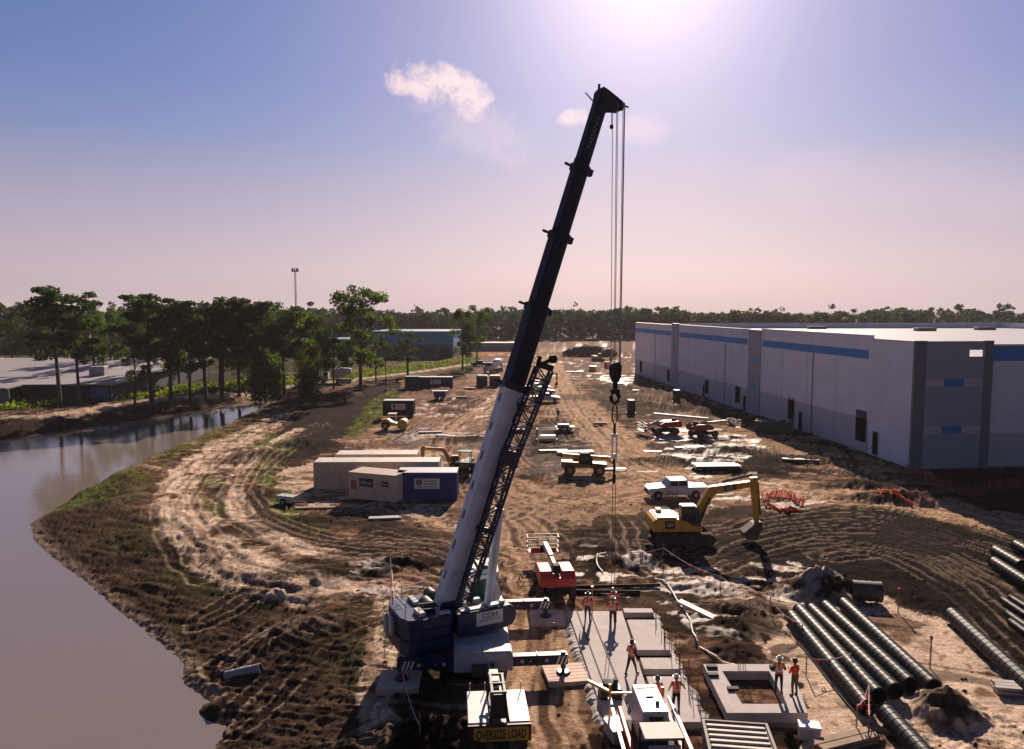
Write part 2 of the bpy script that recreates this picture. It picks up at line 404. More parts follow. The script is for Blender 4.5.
def height(x,y,full=False):
    x=np.asarray(x,float); y=np.asarray(y,float)
    z,d,ins,dA,dB,land=height_parts(x,y)
    near=1-sst(y,150,330)
    keep=np.ones(x.shape)
    for fx,fy,fr_ in flats: keep=np.minimum(keep,sst(np.hypot(x-fx,y-fy),fr_*.75,fr_*1.35))
    bkm=(1-sst(dB,7,11))*(y<95)
    rough=((fbm(x*.45,y*.45,4,1)-.5)*.30+(fbm(x*1.6,y*1.6,3,2)-.5)*.18)*(1-.75*bkm)+(fbm(x*5,y*5,2,9)-.5)*.11+np.abs(fbm(x*2.2,y*2.6,3,19)-.5)*-.26
    z=z+rough*near*keep*np.where(ins,.1,1)
    ph=y+.22*x+11*fbm(x*.035,y*.035,3,50)+1.2*fbm(x*.3,y*.3,2,51)
    z=z+(vn(ph*1.5,ph*0,53)*.55+vn(ph*3.7,ph*0+3,54)*.45-.5)*.025*near*keep*np.where(ins,0,1)
    # erosion rills running down the bank
    ang=R(28); a=x*math.cos(ang)-y*math.sin(ang); b=x*math.sin(ang)+y*math.cos(ang)
    ril=(.5-np.abs(fbm(a*.30,b*2.8,3,12)-.5)*4)*.40+(fbm(a*.6,b*6,2,13)-.5)*.6
    bankz=(1-ins)*sst(dB,0.1,.8)*(1-sst(dB,7,11))*(y<95)
    z=z+ril*.24*bankz
    for mx,my,rx,ry,h,rt in mounds:
        c,s_=math.cos(rt),math.sin(rt); dx=x-mx;dy=y-my
        q=np.sqrt(((dx*c+dy*s_)/rx)**2+((-dx*s_+dy*c)/ry)**2)
        k=q<1.7
        if k.any():
            m_=np.clip(1-q/1.5+(fbm(x*1.3,y*1.3,3,4)-.5)*.5,0,1); z=z+np.where(k,h*m_*(1.1+(fbm(x*3,y*3,3,6)-.5)*.6),0)
    L_=[]
    for P,w_,k_ in LANES:
        kb=near_line(x,y,P,w_*1.8)
        if not kb.any():
            L_.append((np.zeros(x.shape),np.zeros(x.shape)+.5,k_)); continue
        lat=np.full(x.shape,99.); al=np.zeros(x.shape); lat[kb],al[kb]=lane(x[kb],y[kb],P)
        m_=1-sst(np.abs(lat)+ (fbm(x*.6,y*.6,3,8)-.5)*w_*.7,w_*.55,w_*.8)
        st=fbm(lat*1.5+fbm(x*.4,y*.4,2,15)*1.5,al*.16,4,11)
        amp={'road':.10,'sand':.07,'tan':.08,'mudtrack':.03,'dirtroad':.05}[k_]
        z=z+(st-.5)*amp*m_*near*keep
        L_.append((m_,st,k_))
    rt_,ed_=rutfield(x,y); z=z+(-.08*rt_+.03*ed_)*near*keep*(.35+.65*sst(fbm(x*.25,y*.25,2,71),.4,.6))*np.where(ins,0,1)
    if full: return z,d,ins,dA,dB,land,L_,keep
    return z
def hz(p):
    return float(height(np.array([p[0]]),np.array([p[1]]))[0])
ys=list(np.linspace(-70,20,16)); y=23.0
while y<320: ys.append(y); y+=max(.055,y*y/13500*1.15)
while y<4200: ys.append(y); y*=1.16
ss=list(np.arange(-.90,.9001,.0023)); ss=[-9,-5,-3,-2,-1.5,-1.2,-1.0]+ss+[1.0,1.2,1.5,2,3,5,9]
ys=np.array(ys); ss=np.array(ss)
YY,SS=np.meshgrid(ys,ss,indexing='ij'); XX=SS*np.maximum(YY,24)
nr,nc=YY.shape; x=XX.ravel(); y=YY.ravel()
z,d,ins,dA,dB,land,LN,keep=height(x,y,True)
# the albedo of the ground, by kind of soil
C=lambda *c:np.array(c)
DIRT=C(.185,.092,.052); TAN=C(.45,.285,.175); SAND=C(.68,.50,.375); PALE=C(.60,.465,.37); MUD=C(.032,.0145,.0085); GRASS=C(.13,.15,.028); GRAV=C(.15,.115,.10); DGRASS=C(.055,.065,.02); DUST=C(.31,.18,.112)
col=np.tile(DIRT,(len(x),1))
n1=fbm(x*.12,y*.12,5,20); n2=fbm(x*.5,y*.5,5,21); n3=fbm(x*2.2,y*2.2,4,22)
# patterns elongated across the view as puddled sand and scraped mud lie
n4=fbm(x*.35+n2*1.5,y*.9+n1*2,5,23)
def mixc(col,c,m): m=np.clip(m,0,1)[:,None]; return col*(1-m)+c*m
col=mixc(col,DUST,sst(n2,.40,.62)*.8)
col=mixc(col,MUD,sst(n4,.54,.64)*.8)
wx=x+(fbm(x*.5,y*.5,4,30)-.5)*3.0; wy=y+(fbm(x*.5,y*.5,4,31)-.5)*4.0
def zone(pts,c,strength=1.0,noise=None,lo=.3,hi=.5):
    global col
    m=inpoly(wx,wy,W(pts)).astype(float)*strength
    if noise is not None: m=m*sst(noise,lo,hi)
    col=mixc(col,c,m)
zone([(480,338),(640,338),(640,372),(560,380),(470,372)],C(.22,.13,.10),.8); zone([(480,338),(640,338),(640,385),(500,385)],PALE*.9,.8,n4,.60,.64)
zone([(470,345),(522,345),(522,352),(470,356)],C(.45,.16,.06),.9)
zone([(470,328),(530,328),(530,343),(470,345)],C(.40,.22,.10),.9)
zone([(250,380),(480,350),(480,368),(250,395)],GRASS*.9,.7,n2,.3,.5)
zone([(0,395),(60,395),(200,385),(300,378),(470,358),(470,366),(300,388),(150,400),(0,412)],GRASS*.8,.9,n2,.25,.45)
zone([(0,398),(130,390),(330,372),(470,350),(470,300+30),(0,340)],DGRASS,.8)
zone([(-60,420),(120,408),(270,392),(300,398),(270,405),(110,424),(0,441),(-60,450)],MUD*1.7,.85)
zone([(262,448),(298,405),(330,392),(400,380),(402,392),(352,430),(318,455),(285,462)],MUD*1.2,.95)
zone([(410,385),(460,380),(520,365),(560,372),(575,400),(560,470),(500,470),(440,440),(380,450),(330,440),(380,420)],C(.29,.165,.105),.85)
zone([(380,425),(470,425),(500,445),(470,450),(400,448)],GRAV*1.6,.8)
zone([(530,425),(560,420),(600,440),(615,470),(570,480),(530,470),(525,445)],GRAV*1.1,.8)
zone([(345,445),(520,452),(520,470),(440,480),(345,465)],PALE,.9,n4,.40,.52)
zone([(280,470),(350,455),(430,500),(480,540),(430,545),(330,520),(280,500)],SAND*.85,.8,n4,.38,.5)
zone([(205,440),(285,415),(245,450),(222,495),(240,535),(310,570),(300,588),(255,590),(205,560),(165,515),(172,475)],SAND,.65,n2,.34,.52)
zone([(480,490),(640,478),(650,530),(560,560),(500,560)],C(.36,.23,.15),.8)
zone([(300,515),(420,525),(480,560),(470,600),(380,590),(300,560)],MUD*1.3,.75,n4,.36,.5)
zone([(560,470),(680,462),(720,500),(640,520)],TAN*.9,.6)
zone([(560,520),(700,530),(780,560),(800,610),(740,640),(690,600),(600,590),(560,570)],MUD*1.4,.8,n4,.30,.46)
zone([(560,545),(690,560),(760,600),(730,640),(680,600),(600,588)],PALE,.95,n4,.52,.60)
zone([(640,425),(760,420),(860,455),(900,475),(760,480),(690,465)],MUD*1.5,.8,n4,.40,.5)
zone([(645,430),(700,425),(760,440),(740,460),(670,462)],PALE,.95,n2,.47,.56)
zone([(640,490),(830,495),(900,515),(800,545),(700,540)],C(.30,.18,.12),.75)
zone([(700,575),(700,540),(800,515),(920,510),(1040,545),(1040,680),(940,612),(870,590),(800,600),(760,590)],MUD*1.05,.9)
zone([(700,575),(760,560),(830,570),(840,590),(790,610),(740,610)],PALE,.95,n4,.46,.55)
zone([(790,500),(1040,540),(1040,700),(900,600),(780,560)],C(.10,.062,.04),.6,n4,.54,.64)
zone([(700,600),(790,600),(880,592),(960,625),(1040,700),(1040,760),(800,760),(800,700),(770,650)],SAND*.95,.92)
zone([(740,610),(790,620),(800,680),(780,650),(700,640)],MUD*2,.7,n2,.45,.55)
zone([(880,600),(1040,700),(1040,760),(850,760)],DIRT,.8,n2,.55,.66)
zone([(930,470),(1040,470),(1040,530),(960,505)],MUD*1.2,.85)  # warehouse's cast shadow on the ground, darkened into the soil colour
zone([(620,380),(760,430),(900,465),(880,478),(760,450),(640,400)],C(.36,.22,.13),.8)
zone([(500,600),(575,600),(600,749),(500,749)],TAN*.85,.85)
zone([(215,749),(225,690),(330,640),(380,600),(400,620),(385,749)],C(.17,.115,.09),.8)
zone([(250,650),(380,600),(380,640),(260,700)],SAND*.7,.7,n4,.50,.62)
zone([(390,650),(480,640),(480,749),(380,749)],C(.12,.07,.045),.8)
for dz in ([(590,385),(640,378),(700,400),(760,425),(700,430),(640,415)],[(430,400),(480,395),(490,410),(450,425)],[(560,395),(600,392),(615,402),(575,408)],[(640,445),(700,440),(760,452),(800,470),(720,468)],[(250,452),(330,440),(380,448),(370,462),(300,462),(262,470)],[(520,425),(560,416),(600,432),(590,450),(530,455)],[(600,515),(690,512),(690,560),(600,560),(575,535)]): zone(dz,MUD*1.8,.75,n2,.36,.50)
for dz in ([(208,490),(232,478),(262,492),(300,520),(312,540),(270,545),(232,540),(212,515)],): zone(dz,MUD*2.2,.8,n2,.25,.42)
zone([(215,749),(235,690),(300,650),(385,640),(385,749)],C(.105,.075,.062),.75)
for gz in ([(248,455),(270,430),(300,440),(290,460),(262,480)],[(250,475),(275,470),(290,500),(330,540),(290,530)],[(345,430),(370,400),(395,388),(400,395),(372,425),(350,440)],[(150,560),(190,545),(230,600),(180,590)],[(190,470),(240,490),(215,520),(180,505)]):
    zone(gz,GRASS*1.25,.85,n2,.38,.52)
# curved scrape and tyre streaks: contour bands of a warped field
ph=y+.22*x+11*fbm(x*.035,y*.035,3,50)+1.2*fbm(x*.3,y*.3,2,51)
ph2=.55*y-x+14*fbm(x*.04,y*.04,3,52)
stk=vn(ph*1.2,x*.10,53)*.55+vn(ph*3.1,x*.25+3,54)*.45; stk2=vn(ph2*1.4,ph*0,55)*.5+vn(ph2*3.5,ph*0+5,56)*.5
lum=col.sum(1)/3
near2=1-sst(y,150,260); msk=sst(fbm(x*.09,y*.09,3,57),.40,.58)
smooth_=np.zeros(len(x),bool)
for zz0 in ([(480,490),(640,478),(650,530),(560,560),(500,560)],[(500,600),(575,600),(600,749),(500,749)]): smooth_|=inpoly(wx,wy,W(zz0))
kk=near2*np.where(smooth_,.25,1.0)
kk=kk*(1-.75*inpoly(wx,wy,W([(740,500),(1060,500),(1060,690),(800,580),(690,545)])))
col=mixc(col,MUD*1.3,(1-sst(stk,.26,.42))*.6*kk*msk)
col=mixc(col,SAND,sst(stk,.66,.80)*.55*kk*(1-msk*.4)*np.where(lum>.06,1,.15))
col=mixc(col,MUD*1.5,(1-sst(stk2,.22,.34))*.6*kk*(1-msk))
zone([(255,480),(300,500),(420,520),(440,600),(330,600),(320,570),(262,535),(235,505)],MUD*2.2,.7,n4,.38,.55)
# banks
colB=mixc(col,C(.105,.062,.042),(1-sst(dB+(n2-.5)*4,5.5,9))*(y<110)*.92)
rl=fbm((x*.88-y*.47)*.4,(x*.47+y*.88)*2.8,3,14)
colB=mixc(colB,C(.17,.105,.07),(1-sst(dB,7,10))*sst(rl,.5,.65)*(y<110)*.8)
colB=mixc(colB,GRASS*.7,(1-sst(dB,9,12))*sst(dB,2,5)*sst(n1,.5,.62)*(y<110)*.5)
col=colB
col=mixc(col,GRASS*1.25,(1-sst(dA+(n2-.5)*5,1.8,4.6))*sst(dA,.3,.8)*(y<140)*.85)
col=mixc(col,C(.34,.23,.17),(1-sst(dB+(n2-.5)*.5,.35,1.2))*(y<110)*.9)      # wet strand line
for m_,st,k_ in LN:
    c={'road':TAN*1.02,'sand':SAND,'tan':TAN*.95,'mudtrack':MUD*1.4,'dirtroad':SAND*.72}[k_]
    c2={'road':TAN*.62,'sand':DIRT*.9,'tan':DIRT*.85,'mudtrack':C(.13,.08,.052),'dirtroad':SAND*.6}[k_]
    if k_=='mudtrack':
        col=mixc(col,c,m_*.6); col=mixc(col,c2,m_*sst(st,.52,.64)*.8)
    else:
        col=mixc(col,c,m_*.85*(1 if k_!='sand' else sst(n2,.25,.5))); col=mixc(col,c2,m_*(1-sst(st,.36,.50))*.6)
col=mixc(col,MUD*1.2,sst(n3,.58,.70)*.5*(1-sst(y,120,200)))
# mounds of darker spoil
for i,(mx,my,rx,ry,h,rt) in enumerate(mounds):
    q=np.hypot((x-mx)/rx,(y-my)/ry)
    col=mixc(col,C(.05,.03,.02) if h>.45 and my<150 else C(.20,.13,.10),(1-sst(q+(n2-.5)*.6,.75,1.25))*.75)
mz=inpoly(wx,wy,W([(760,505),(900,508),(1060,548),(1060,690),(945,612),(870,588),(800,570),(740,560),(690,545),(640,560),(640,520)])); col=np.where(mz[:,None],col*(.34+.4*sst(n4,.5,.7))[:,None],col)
mz=inpoly(wx,wy,W([(560,510),(650,512),(660,555),(570,570),(545,540)])); col=np.where(mz[:,None],col*(.6+.4*sst(n2,.4,.6))[:,None],col)
rt_,ed_=rutfield(x,y); nr_=1-sst(y,170,300)
col=mixc(col,MUD*1.6,rt_*.50*nr_*(.4+.6*sst(n2,.3,.6))); col=mixc(col,SAND*.95,ed_*.30*nr_)  # rut floors darker; lit rut edges put in as pale colour
lum=col.mean(1)+1e-4; g_=np.clip((lum/.19)**.55,.35,1.22); gg=1+(g_-1)*(1-sst(y,250,420)); col=col*gg[:,None]
wet=wetfield(x,y,n2,n4)*(1-sst(y,430,470)); col=mixc(col,C(.44,.35,.295),wet*.75)  # pale sky reflection of the wet patches put into the soil colour
col=mixc(col,DGRASS*1.3,sst(y,480,600))
me=bpy.data.meshes.new('ground')
co3=np.stack([x,y,z],1).astype(np.float32)
idx=np.arange(nr*nc).reshape(nr,nc)
q=np.stack([idx[:-1,:-1],idx[:-1,1:],idx[1:,1:],idx[1:,:-1]],-1).reshape(-1,4)
me.vertices.add(len(co3)); me.vertices.foreach_set('co',co3.ravel())
me.loops.add(q.size); me.loops.foreach_set('vertex_index',q.ravel().astype(np.int32))
me.polygons.add(len(q)); me.polygons.foreach_set('loop_start',np.arange(0,q.size,4,dtype=np.int32)); me.polygons.foreach_set('loop_total',np.full(len(q),4,dtype=np.int32))
me.update(calc_edges=True)
me.polygons.foreach_set('use_smooth',np.ones(len(q),bool))
at=me.attributes.new('soil','FLOAT_COLOR','POINT'); at.data.foreach_set('color',np.concatenate([np.clip(col,0,.8),wet[:,None]],1).astype(np.float32).ravel())
ground=bpy.data.objects.new('ground',me); COL.objects.link(ground); tag(ground,kind='structure')
gm=bpy.data.materials.new('soil'); gm.use_nodes=True; N=gm.node_tree.nodes; L=gm.node_tree.links; b=N['Principled BSDF']
a_=N.new('ShaderNodeAttribute'); a_.attribute_name='soil'; tcg=N.new('ShaderNodeTexCoord')
def NZ(scale,det=5,ro=.6):
    n=N.new('ShaderNodeTexNoise'); n.inputs['Scale'].default_value=scale; n.inputs['Detail'].default_value=det; n.inputs['Roughness'].default_value=ro; L.new(tcg.outputs['Object'],n.inputs['Vector']); return n.outputs['Fac']
na=NZ(5.5,8,.78); nb=NZ(.5,6,.65)
mr=N.new('ShaderNodeMapRange'); mr.inputs['From Min'].default_value=.3; mr.inputs['From Max'].default_value=.7; mr.inputs['To Min'].default_value=.45; mr.inputs['To Max'].default_value=1.5; L.new(na,mr.inputs['Value'])
mr2=N.new('ShaderNodeMapRange'); mr2.inputs['From Min'].default_value=.3; mr2.inputs['From Max'].default_value=.7; mr2.inputs['To Min'].default_value=.7; mr2.inputs['To Max'].default_value=1.25; L.new(nb,mr2.inputs['Value'])
s1=N.new('ShaderNodeVectorMath'); s1.operation='SCALE'; L.new(a_.outputs['Color'],s1.inputs[0]); L.new(mr.outputs[0],s1.inputs['Scale'])
s2=N.new('ShaderNodeVectorMath'); s2.operation='SCALE'; L.new(s1.outputs[0],s2.inputs[0]); L.new(mr2.outputs[0],s2.inputs['Scale'])
L.new(s2.outputs[0],b.inputs['Base Color']); rr_=N.new('ShaderNodeMapRange'); rr_.inputs['To Min'].default_value=1.0; rr_.inputs['To Max'].default_value=.6; L.new(a_.outputs['Alpha'],rr_.inputs['Value']); sp_=N.new('ShaderNodeMapRange'); sp_.inputs['To Min'].default_value=.03; sp_.inputs['To Max'].default_value=.09; L.new(a_.outputs['Alpha'],sp_.inputs['Value']); L.new(rr_.outputs[0],b.inputs['Roughness']); L.new(sp_.outputs[0],b.inputs['Specular IOR Level'])
bp=N.new('ShaderNodeBump'); bp.inputs['Distance'].default_value=.15; st_=N.new('ShaderNodeMapRange'); st_.inputs['To Min'].default_value=1.0; st_.inputs['To Max'].default_value=.05; L.new(a_.outputs['Alpha'],st_.inputs['Value']); L.new(st_.outputs[0],bp.inputs['Strength']); L.new(NZ(3.2,9,.74),bp.inputs['Height']); L.new(bp.outputs[0],b.inputs['Normal'])
me.materials.append(gm)
# pond
wa=MB(); wa.bm.faces.new([wa.bm.verts.new(v) for v in ((-190,-40,WATER_Z),(-6,-40,WATER_Z),(-6,175,WATER_Z),(-190,175,WATER_Z))])
wmt=bpy.data.materials.new('murky_water'); wmt.use_nodes=True; N=wmt.node_tree.nodes; L=wmt.node_tree.links; b=N['Principled BSDF']
b.inputs['Base Color'].default_value=(.215,.17,.15,1); b.inputs['Roughness'].default_value=.04; b.inputs['IOR'].default_value=1.33; b.inputs['Specular IOR Level'].default_value=1.0
tcg=N.new('ShaderNodeTexCoord'); mp=N.new('ShaderNodeMapping'); mp.inputs['Scale'].default_value=(1.0,.45,1); L.new(tcg.outputs['Object'],mp.inputs[0])
n_=N.new('ShaderNodeTexNoise'); n_.inputs['Scale'].default_value=2.2; n_.inputs['Detail'].default_value=7; L.new(mp.outputs[0],n_.inputs['Vector'])
bp=N.new('ShaderNodeBump'); bp.inputs['Strength'].default_value=.22; bp.inputs['Distance'].default_value=.05; L.new(n_.outputs['Fac'],bp.inputs['Height']); L.new(bp.outputs[0],b.inputs['Normal'])
tag(wa.build('pond_water',wmt),kind='structure')
# loose clods and stones: countless
rs=np.random.RandomState(5); nn=9000
yy=26+(rs.rand(nn)**1.6)*75; xx=(rs.rand(nn)*1.5-.75)*yy*1.0
zz,dd,ii,_,_,_=height_parts(xx,yy); k=(~ii)&(dd>.4)
for fx,fy,fr_ in flats: k&=np.hypot(xx-fx,yy-fy)>fr_*.9
dens=fbm(xx*.25,yy*.25,4,40); k&=dens+rs.rand(nn)*.2>.60
xx,yy=xx[k],yy[k]; zz=height(xx,yy)
cb=MB()
for X_,Y_,Z_ in zip(xx,yy,zz):
    s_=.03+.11*rs.rand()**3; vs=[]
    for dx,dy,dz in ((1,0,0),(0,1,0),(-1,0,0),(0,-1,0),(0,0,.8),(0,0,-.6)):
        vs.append(cb.bm.verts.new((X_+dx*s_*(.7+.7*rs.rand()),Y_+dy*s_*(.7+.7*rs.rand()),Z_+dz*s_*(.7+.6*rs.rand()))))
    for f in ((0,1,4),(1,2,4),(2,3,4),(3,0,4),(1,0,5),(2,1,5),(3,2,5),(0,3,5)): cb.bm.faces.new([vs[i] for i in f])
tag(cb.build('soil_clods',mat('clod_soil',(.12,.075,.05),.95,var=.5,scale=.7)),'loose dark clods of soil and stones scattered over the dug up ground','soil',kind='stuff')
# ------------------------------------------------------------------ foliage
def leafmat(name,c,tr=.35):
    m=bpy.data.materials.new(name); m.use_nodes=True; N=m.node_tree.nodes; L=m.node_tree.links; b=N['Principled BSDF']; b.inputs['Roughness'].default_value=.7; b.inputs['Specular IOR Level'].default_value=.08
    tc=N.new('ShaderNodeTexCoord'); n=N.new('ShaderNodeTexNoise'); n.inputs['Scale'].default_value=.35; n.inputs['Detail'].default_value=3; L.new(tc.outputs['Object'],n.inputs['Vector'])
    r=N.new('ShaderNodeMapRange'); r.inputs['From Min'].default_value=.3; r.inputs['From Max'].default_value=.7; r.inputs['To Min'].default_value=.6; r.inputs['To Max'].default_value=1.5; L.new(n.outputs['Fac'],r.inputs['Value'])
    s=N.new('ShaderNodeVectorMath'); s.operation='SCALE'; s.inputs[0].default_value=c; L.new(r.outputs[0],s.inputs['Scale']); L.new(s.outputs[0],b.inputs['Base Color'])
    t=N.new('ShaderNodeBsdfTranslucent'); s3=N.new('ShaderNodeVectorMath'); s3.operation='MULTIPLY'; s3.inputs[1].default_value=(1.7,1.7,.7); L.new(s.outputs[0],s3.inputs[0]); L.new(s3.outputs[0],t.inputs['Color'])
    mx=N.new('ShaderNodeMixShader'); mx.inputs[0].default_value=tr; L.new(b.outputs[0],mx.inputs[1]); L.new(t.outputs[0],mx.inputs[2]); L.new(mx.outputs[0],N['Material Output'].inputs['Surface'])
    return m
LEAF=[leafmat('leaf_dark',(.030,.052,.015),.48),leafmat('leaf_mid',(.052,.080,.016),.52),leafmat('leaf_bright',(.10,.14,.015),.6),leafmat('leaf_far',(.030,.046,.022),.35)]
BARK=mat('bark',(.07,.05,.04),.9,var=.4,bump=.4)
def quadmesh(name,V,m):
    n=len(V); me=bpy.data.meshes.new(name); me.vertices.add(n*4); me.vertices.foreach_set('co',V.reshape(-1).astype(np.float32))
    me.loops.add(n*4); me.loops.foreach_set('vertex_index',np.arange(n*4,dtype=np.int32)); me.polygons.add(n)
    me.polygons.foreach_set('loop_start',np.arange(0,n*4,4,dtype=np.int32)); me.polygons.foreach_set('loop_total',np.full(n,4,dtype=np.int32)); me.update(calc_edges=True); me.materials.append(m); return me
def leaves(c,size,rs):
    n=len(c); a=rs.normal(size=(n,3)); a/=np.linalg.norm(a,axis=1)[:,None]; b=rs.normal(size=(n,3)); b-=a*(a*b).sum(1)[:,None]; b/=np.linalg.norm(b,axis=1)[:,None]
    s=size*(.6+.8*rs.rand(n))[:,None]; a=a*s; b=b*s*.7
    return np.stack([c-a-b*.4,c+b,c+a+b*.3,c-b],1)
def treeproto(name,kind,seed,leaf,H=20.0):
    rs=np.random.RandomState(seed); r=random.Random(seed)
    tk=MB(); lean=(r.uniform(-.6,.6),r.uniform(-.6,.6)); pts=[(lean[0]*(t**1.5)+math.sin(t*5+seed)*.15,lean[1]*t,H*t*.95) for t in np.linspace(0,1,9)]
    r0={'pine':.24,'oak':.34,'airy':.30,'open':.30,'bush':.2}[kind]; tk.tube([(pts[0][0],pts[0][1],-.4)]+pts[1:],[r0*(1.25-1.05*i/8) for i in range(9)],8)
    C_=[];cl={'pine':34,'oak':44,'airy':36,'open':62,'bush':46}[kind]
    for i in range(cl):
        if kind=='pine': t=.40+.60*r.random()**.75; rad=H*.17*(1.15-abs(t-.68)*1.7)*r.uniform(.35,1.1); cr=(1.35,1.35,.7)
        elif kind=='oak': t=.22+.78*r.random(); rad=H*.25*math.sqrt(max(.05,1-((t-.58)/.47)**2))*r.uniform(.3,1.05); cr=(1.7,1.7,1.25)
        elif kind=='open': t=.24+.76*r.random(); rad=H*.27*math.sqrt(max(.05,1-((t-.62)/.45)**2))*r.uniform(.3,1.12); cr=(1.2,1.2,.95)
        elif kind=='airy': t=.32+.68*r.random(); rad=H*.27*math.sqrt(max(.05,1-((t-.68)/.42)**2))*r.uniform(.45,1.15); cr=(1.35,1.35,.9)
        else: t=.05+.9*r.random(); rad=H*.30*math.sqrt(max(.05,1-((t-.4)/.6)**2))*r.uniform(.3,1.05); cr=(2,2,1.6)
        a=r.uniform(0,2*math.pi); k=min(7,int(t*8)); bx,by,_=pts[k]
        c=Vector((bx+rad*math.cos(a),by+rad*math.sin(a),H*t))
        zb=max(H*.25 if kind!='pine' else H*.4,H*t-rad*.7-.5)
        tk.tube([(bx,by,min(zb,H*.9)),((bx+c.x)/2,(by+c.y)/2,(zb+c.z)/2+.2),c],[.09,.06,.03],5)
        m=int({'pine':110,'oak':120,'airy':90,'open':100,'bush':110}[kind]*r.uniform(.6,1.3)); g=rs.normal(size=(m,3)); g/=np.linalg.norm(g,axis=1)[:,None]; g*=(rs.rand(m)**.45)[:,None]
        sc=r.uniform(.7,1.35); C_.append(np.array(c)+g*np.array(cr)*sc)
    o=thing(name,None,'tree'); t_=tk.build('trunk',BARK,o)
    cm=quadmesh('crown',leaves(np.concatenate(C_),.27,rs),leaf); c_=bpy.data.objects.new('crown',cm); COL.objects.link(c_); c_.parent=o
    return o
protos={'pine':[treeproto('pine_tree','pine',s,LEAF[0]) for s in (1,2,3)],
        'oak':[treeproto('broadleaf_tree','oak',11,LEAF[0]),treeproto('broadleaf_tree','oak',12,LEAF[1])],
        'bright':[treeproto('broadleaf_tree','oak',15,LEAF[2])],
        'open':[treeproto('broadleaf_tree','open',41,LEAF[1])],
        'airy':[treeproto('broadleaf_tree','airy',21,LEAF[1]),treeproto('broadleaf_tree','airy',22,LEAF[0])],
        'bush':[treeproto('understorey_tree','bush',31,LEAF[1],9.0),treeproto('understorey_tree','bush',32,LEAF[0],9.0)]}
used=set()
def put_tree(kind,i,loc,H,label,group=None,wide=1.0):
    P=protos[kind]; p=P[i%len(P)]; h0=9.0 if kind=='bush' else 20.0
    s=H/h0; sc=(s*wide,s*wide,s); rz=rnd.uniform(0,6.28)
    if id(p) in used: o=copy_thing(p,loc,rz,label,sc)
    else: used.add(id(p)); o=p; o.location=loc; o.rotation_euler=(0,0,rz); o.scale=sc; o['label']=label
    if group: o['group']=group
    elif 'group' in o: del o['group']
    return o
def treeat(kind,i,px,top,Y,label,group=None,wide=1.0):
    b_=atY(px,400,Y); H=atY(px,top,Y).z
    put_tree(kind,i,(b_.x,Y,0),H,label,group,wide)
treeat('pine',0,60,287,138,'tall dark pine with bare trunk before the pale roof, left of the pair',None,1.25)
treeat('pine',1,79,294,138,'tall pine beside the low pale roof, right of the pair, with one low side branch',None,1.1)
gA='trees of the dense row along the far side of the pond'
lA='dark green tree in the dense row behind the far bank of the pond'
row=[('airy',0,135,333,142,.9),('pine',2,152,296,145,1.5),('pine',0,172,298,149,1.4),('airy',1,190,300,150,.9),('pine',1,205,299,152,1.4),('pine',2,222,303,156,1.5),('oak',0,240,301,160,.75),('pine',0,255,299,158,1.5),('airy',0,270,303,162,.9),('pine',1,284,308,164,1.4),('bright',0,302,312,168,.85),('oak',0,318,318,168,.7),('airy',1,334,322,170,.8)]
for k,i,px,top,Y,wd in row: treeat(k,i,px,top,Y,lA if k!='bright' else 'bright yellow green tree in the dense row beside the parked mixer truck',gA if k!='bright' else None,wd)
treeat('open',0,361,290,172,'large open crowned tree standing tallest beside the dirt road, right of the dense row',None,1.1)
treeat('airy',1,408,328,205,'small loose crowned tree in front of the blue building',None,1.3)
treeat('oak',0,463,311,222,'dark bushy tree at the right end of the blue building',None,.85)
treeat('airy',0,477,306,245,'tall thin tree just left of the crane boom near the field',None,.8)
treeat('airy',1,376,330,185,'pale green tree between the large open tree and the blue building',None,.8)
gB='trees behind the low pale roofed warehouse'; lB='dark green tree standing behind the low pale roofed warehouse on the left'
for i in range(8):
    px=-90+i*21+rnd.uniform(-5,5); treeat(('oak','airy','oak','pine')[i%4],i,px,rnd.uniform(298,311),rnd.uniform(200,235),lB,gB,1.1)
gD='mid trees behind the dense row'; lD='loose green tree set back behind the dense row across the pond'
for i in range(11): treeat(('airy','open','airy')[i%3],i,96+i*21+rnd.uniform(-6,6),rnd.uniform(302,316),rnd.uniform(172,205),lD,gD,.95)
gC='low trees under the dense row'; lC='low leafy tree filling the gap under the dense row by the pond'
for i in range(2):
    px=262+i*44+rnd.uniform(-3,3); Y=146+i*1.9; b_=atY(px,400,Y); put_tree('bush',i,(b_.x,Y+3,0),rnd.uniform(6,10),lC,gC,1.0)
for P_ in protos.values():
    for o_ in P_:
        if id(o_) not in used:
            for ch in list(o_.children): bpy.data.objects.remove(ch)
            bpy.data.objects.remove(o_)
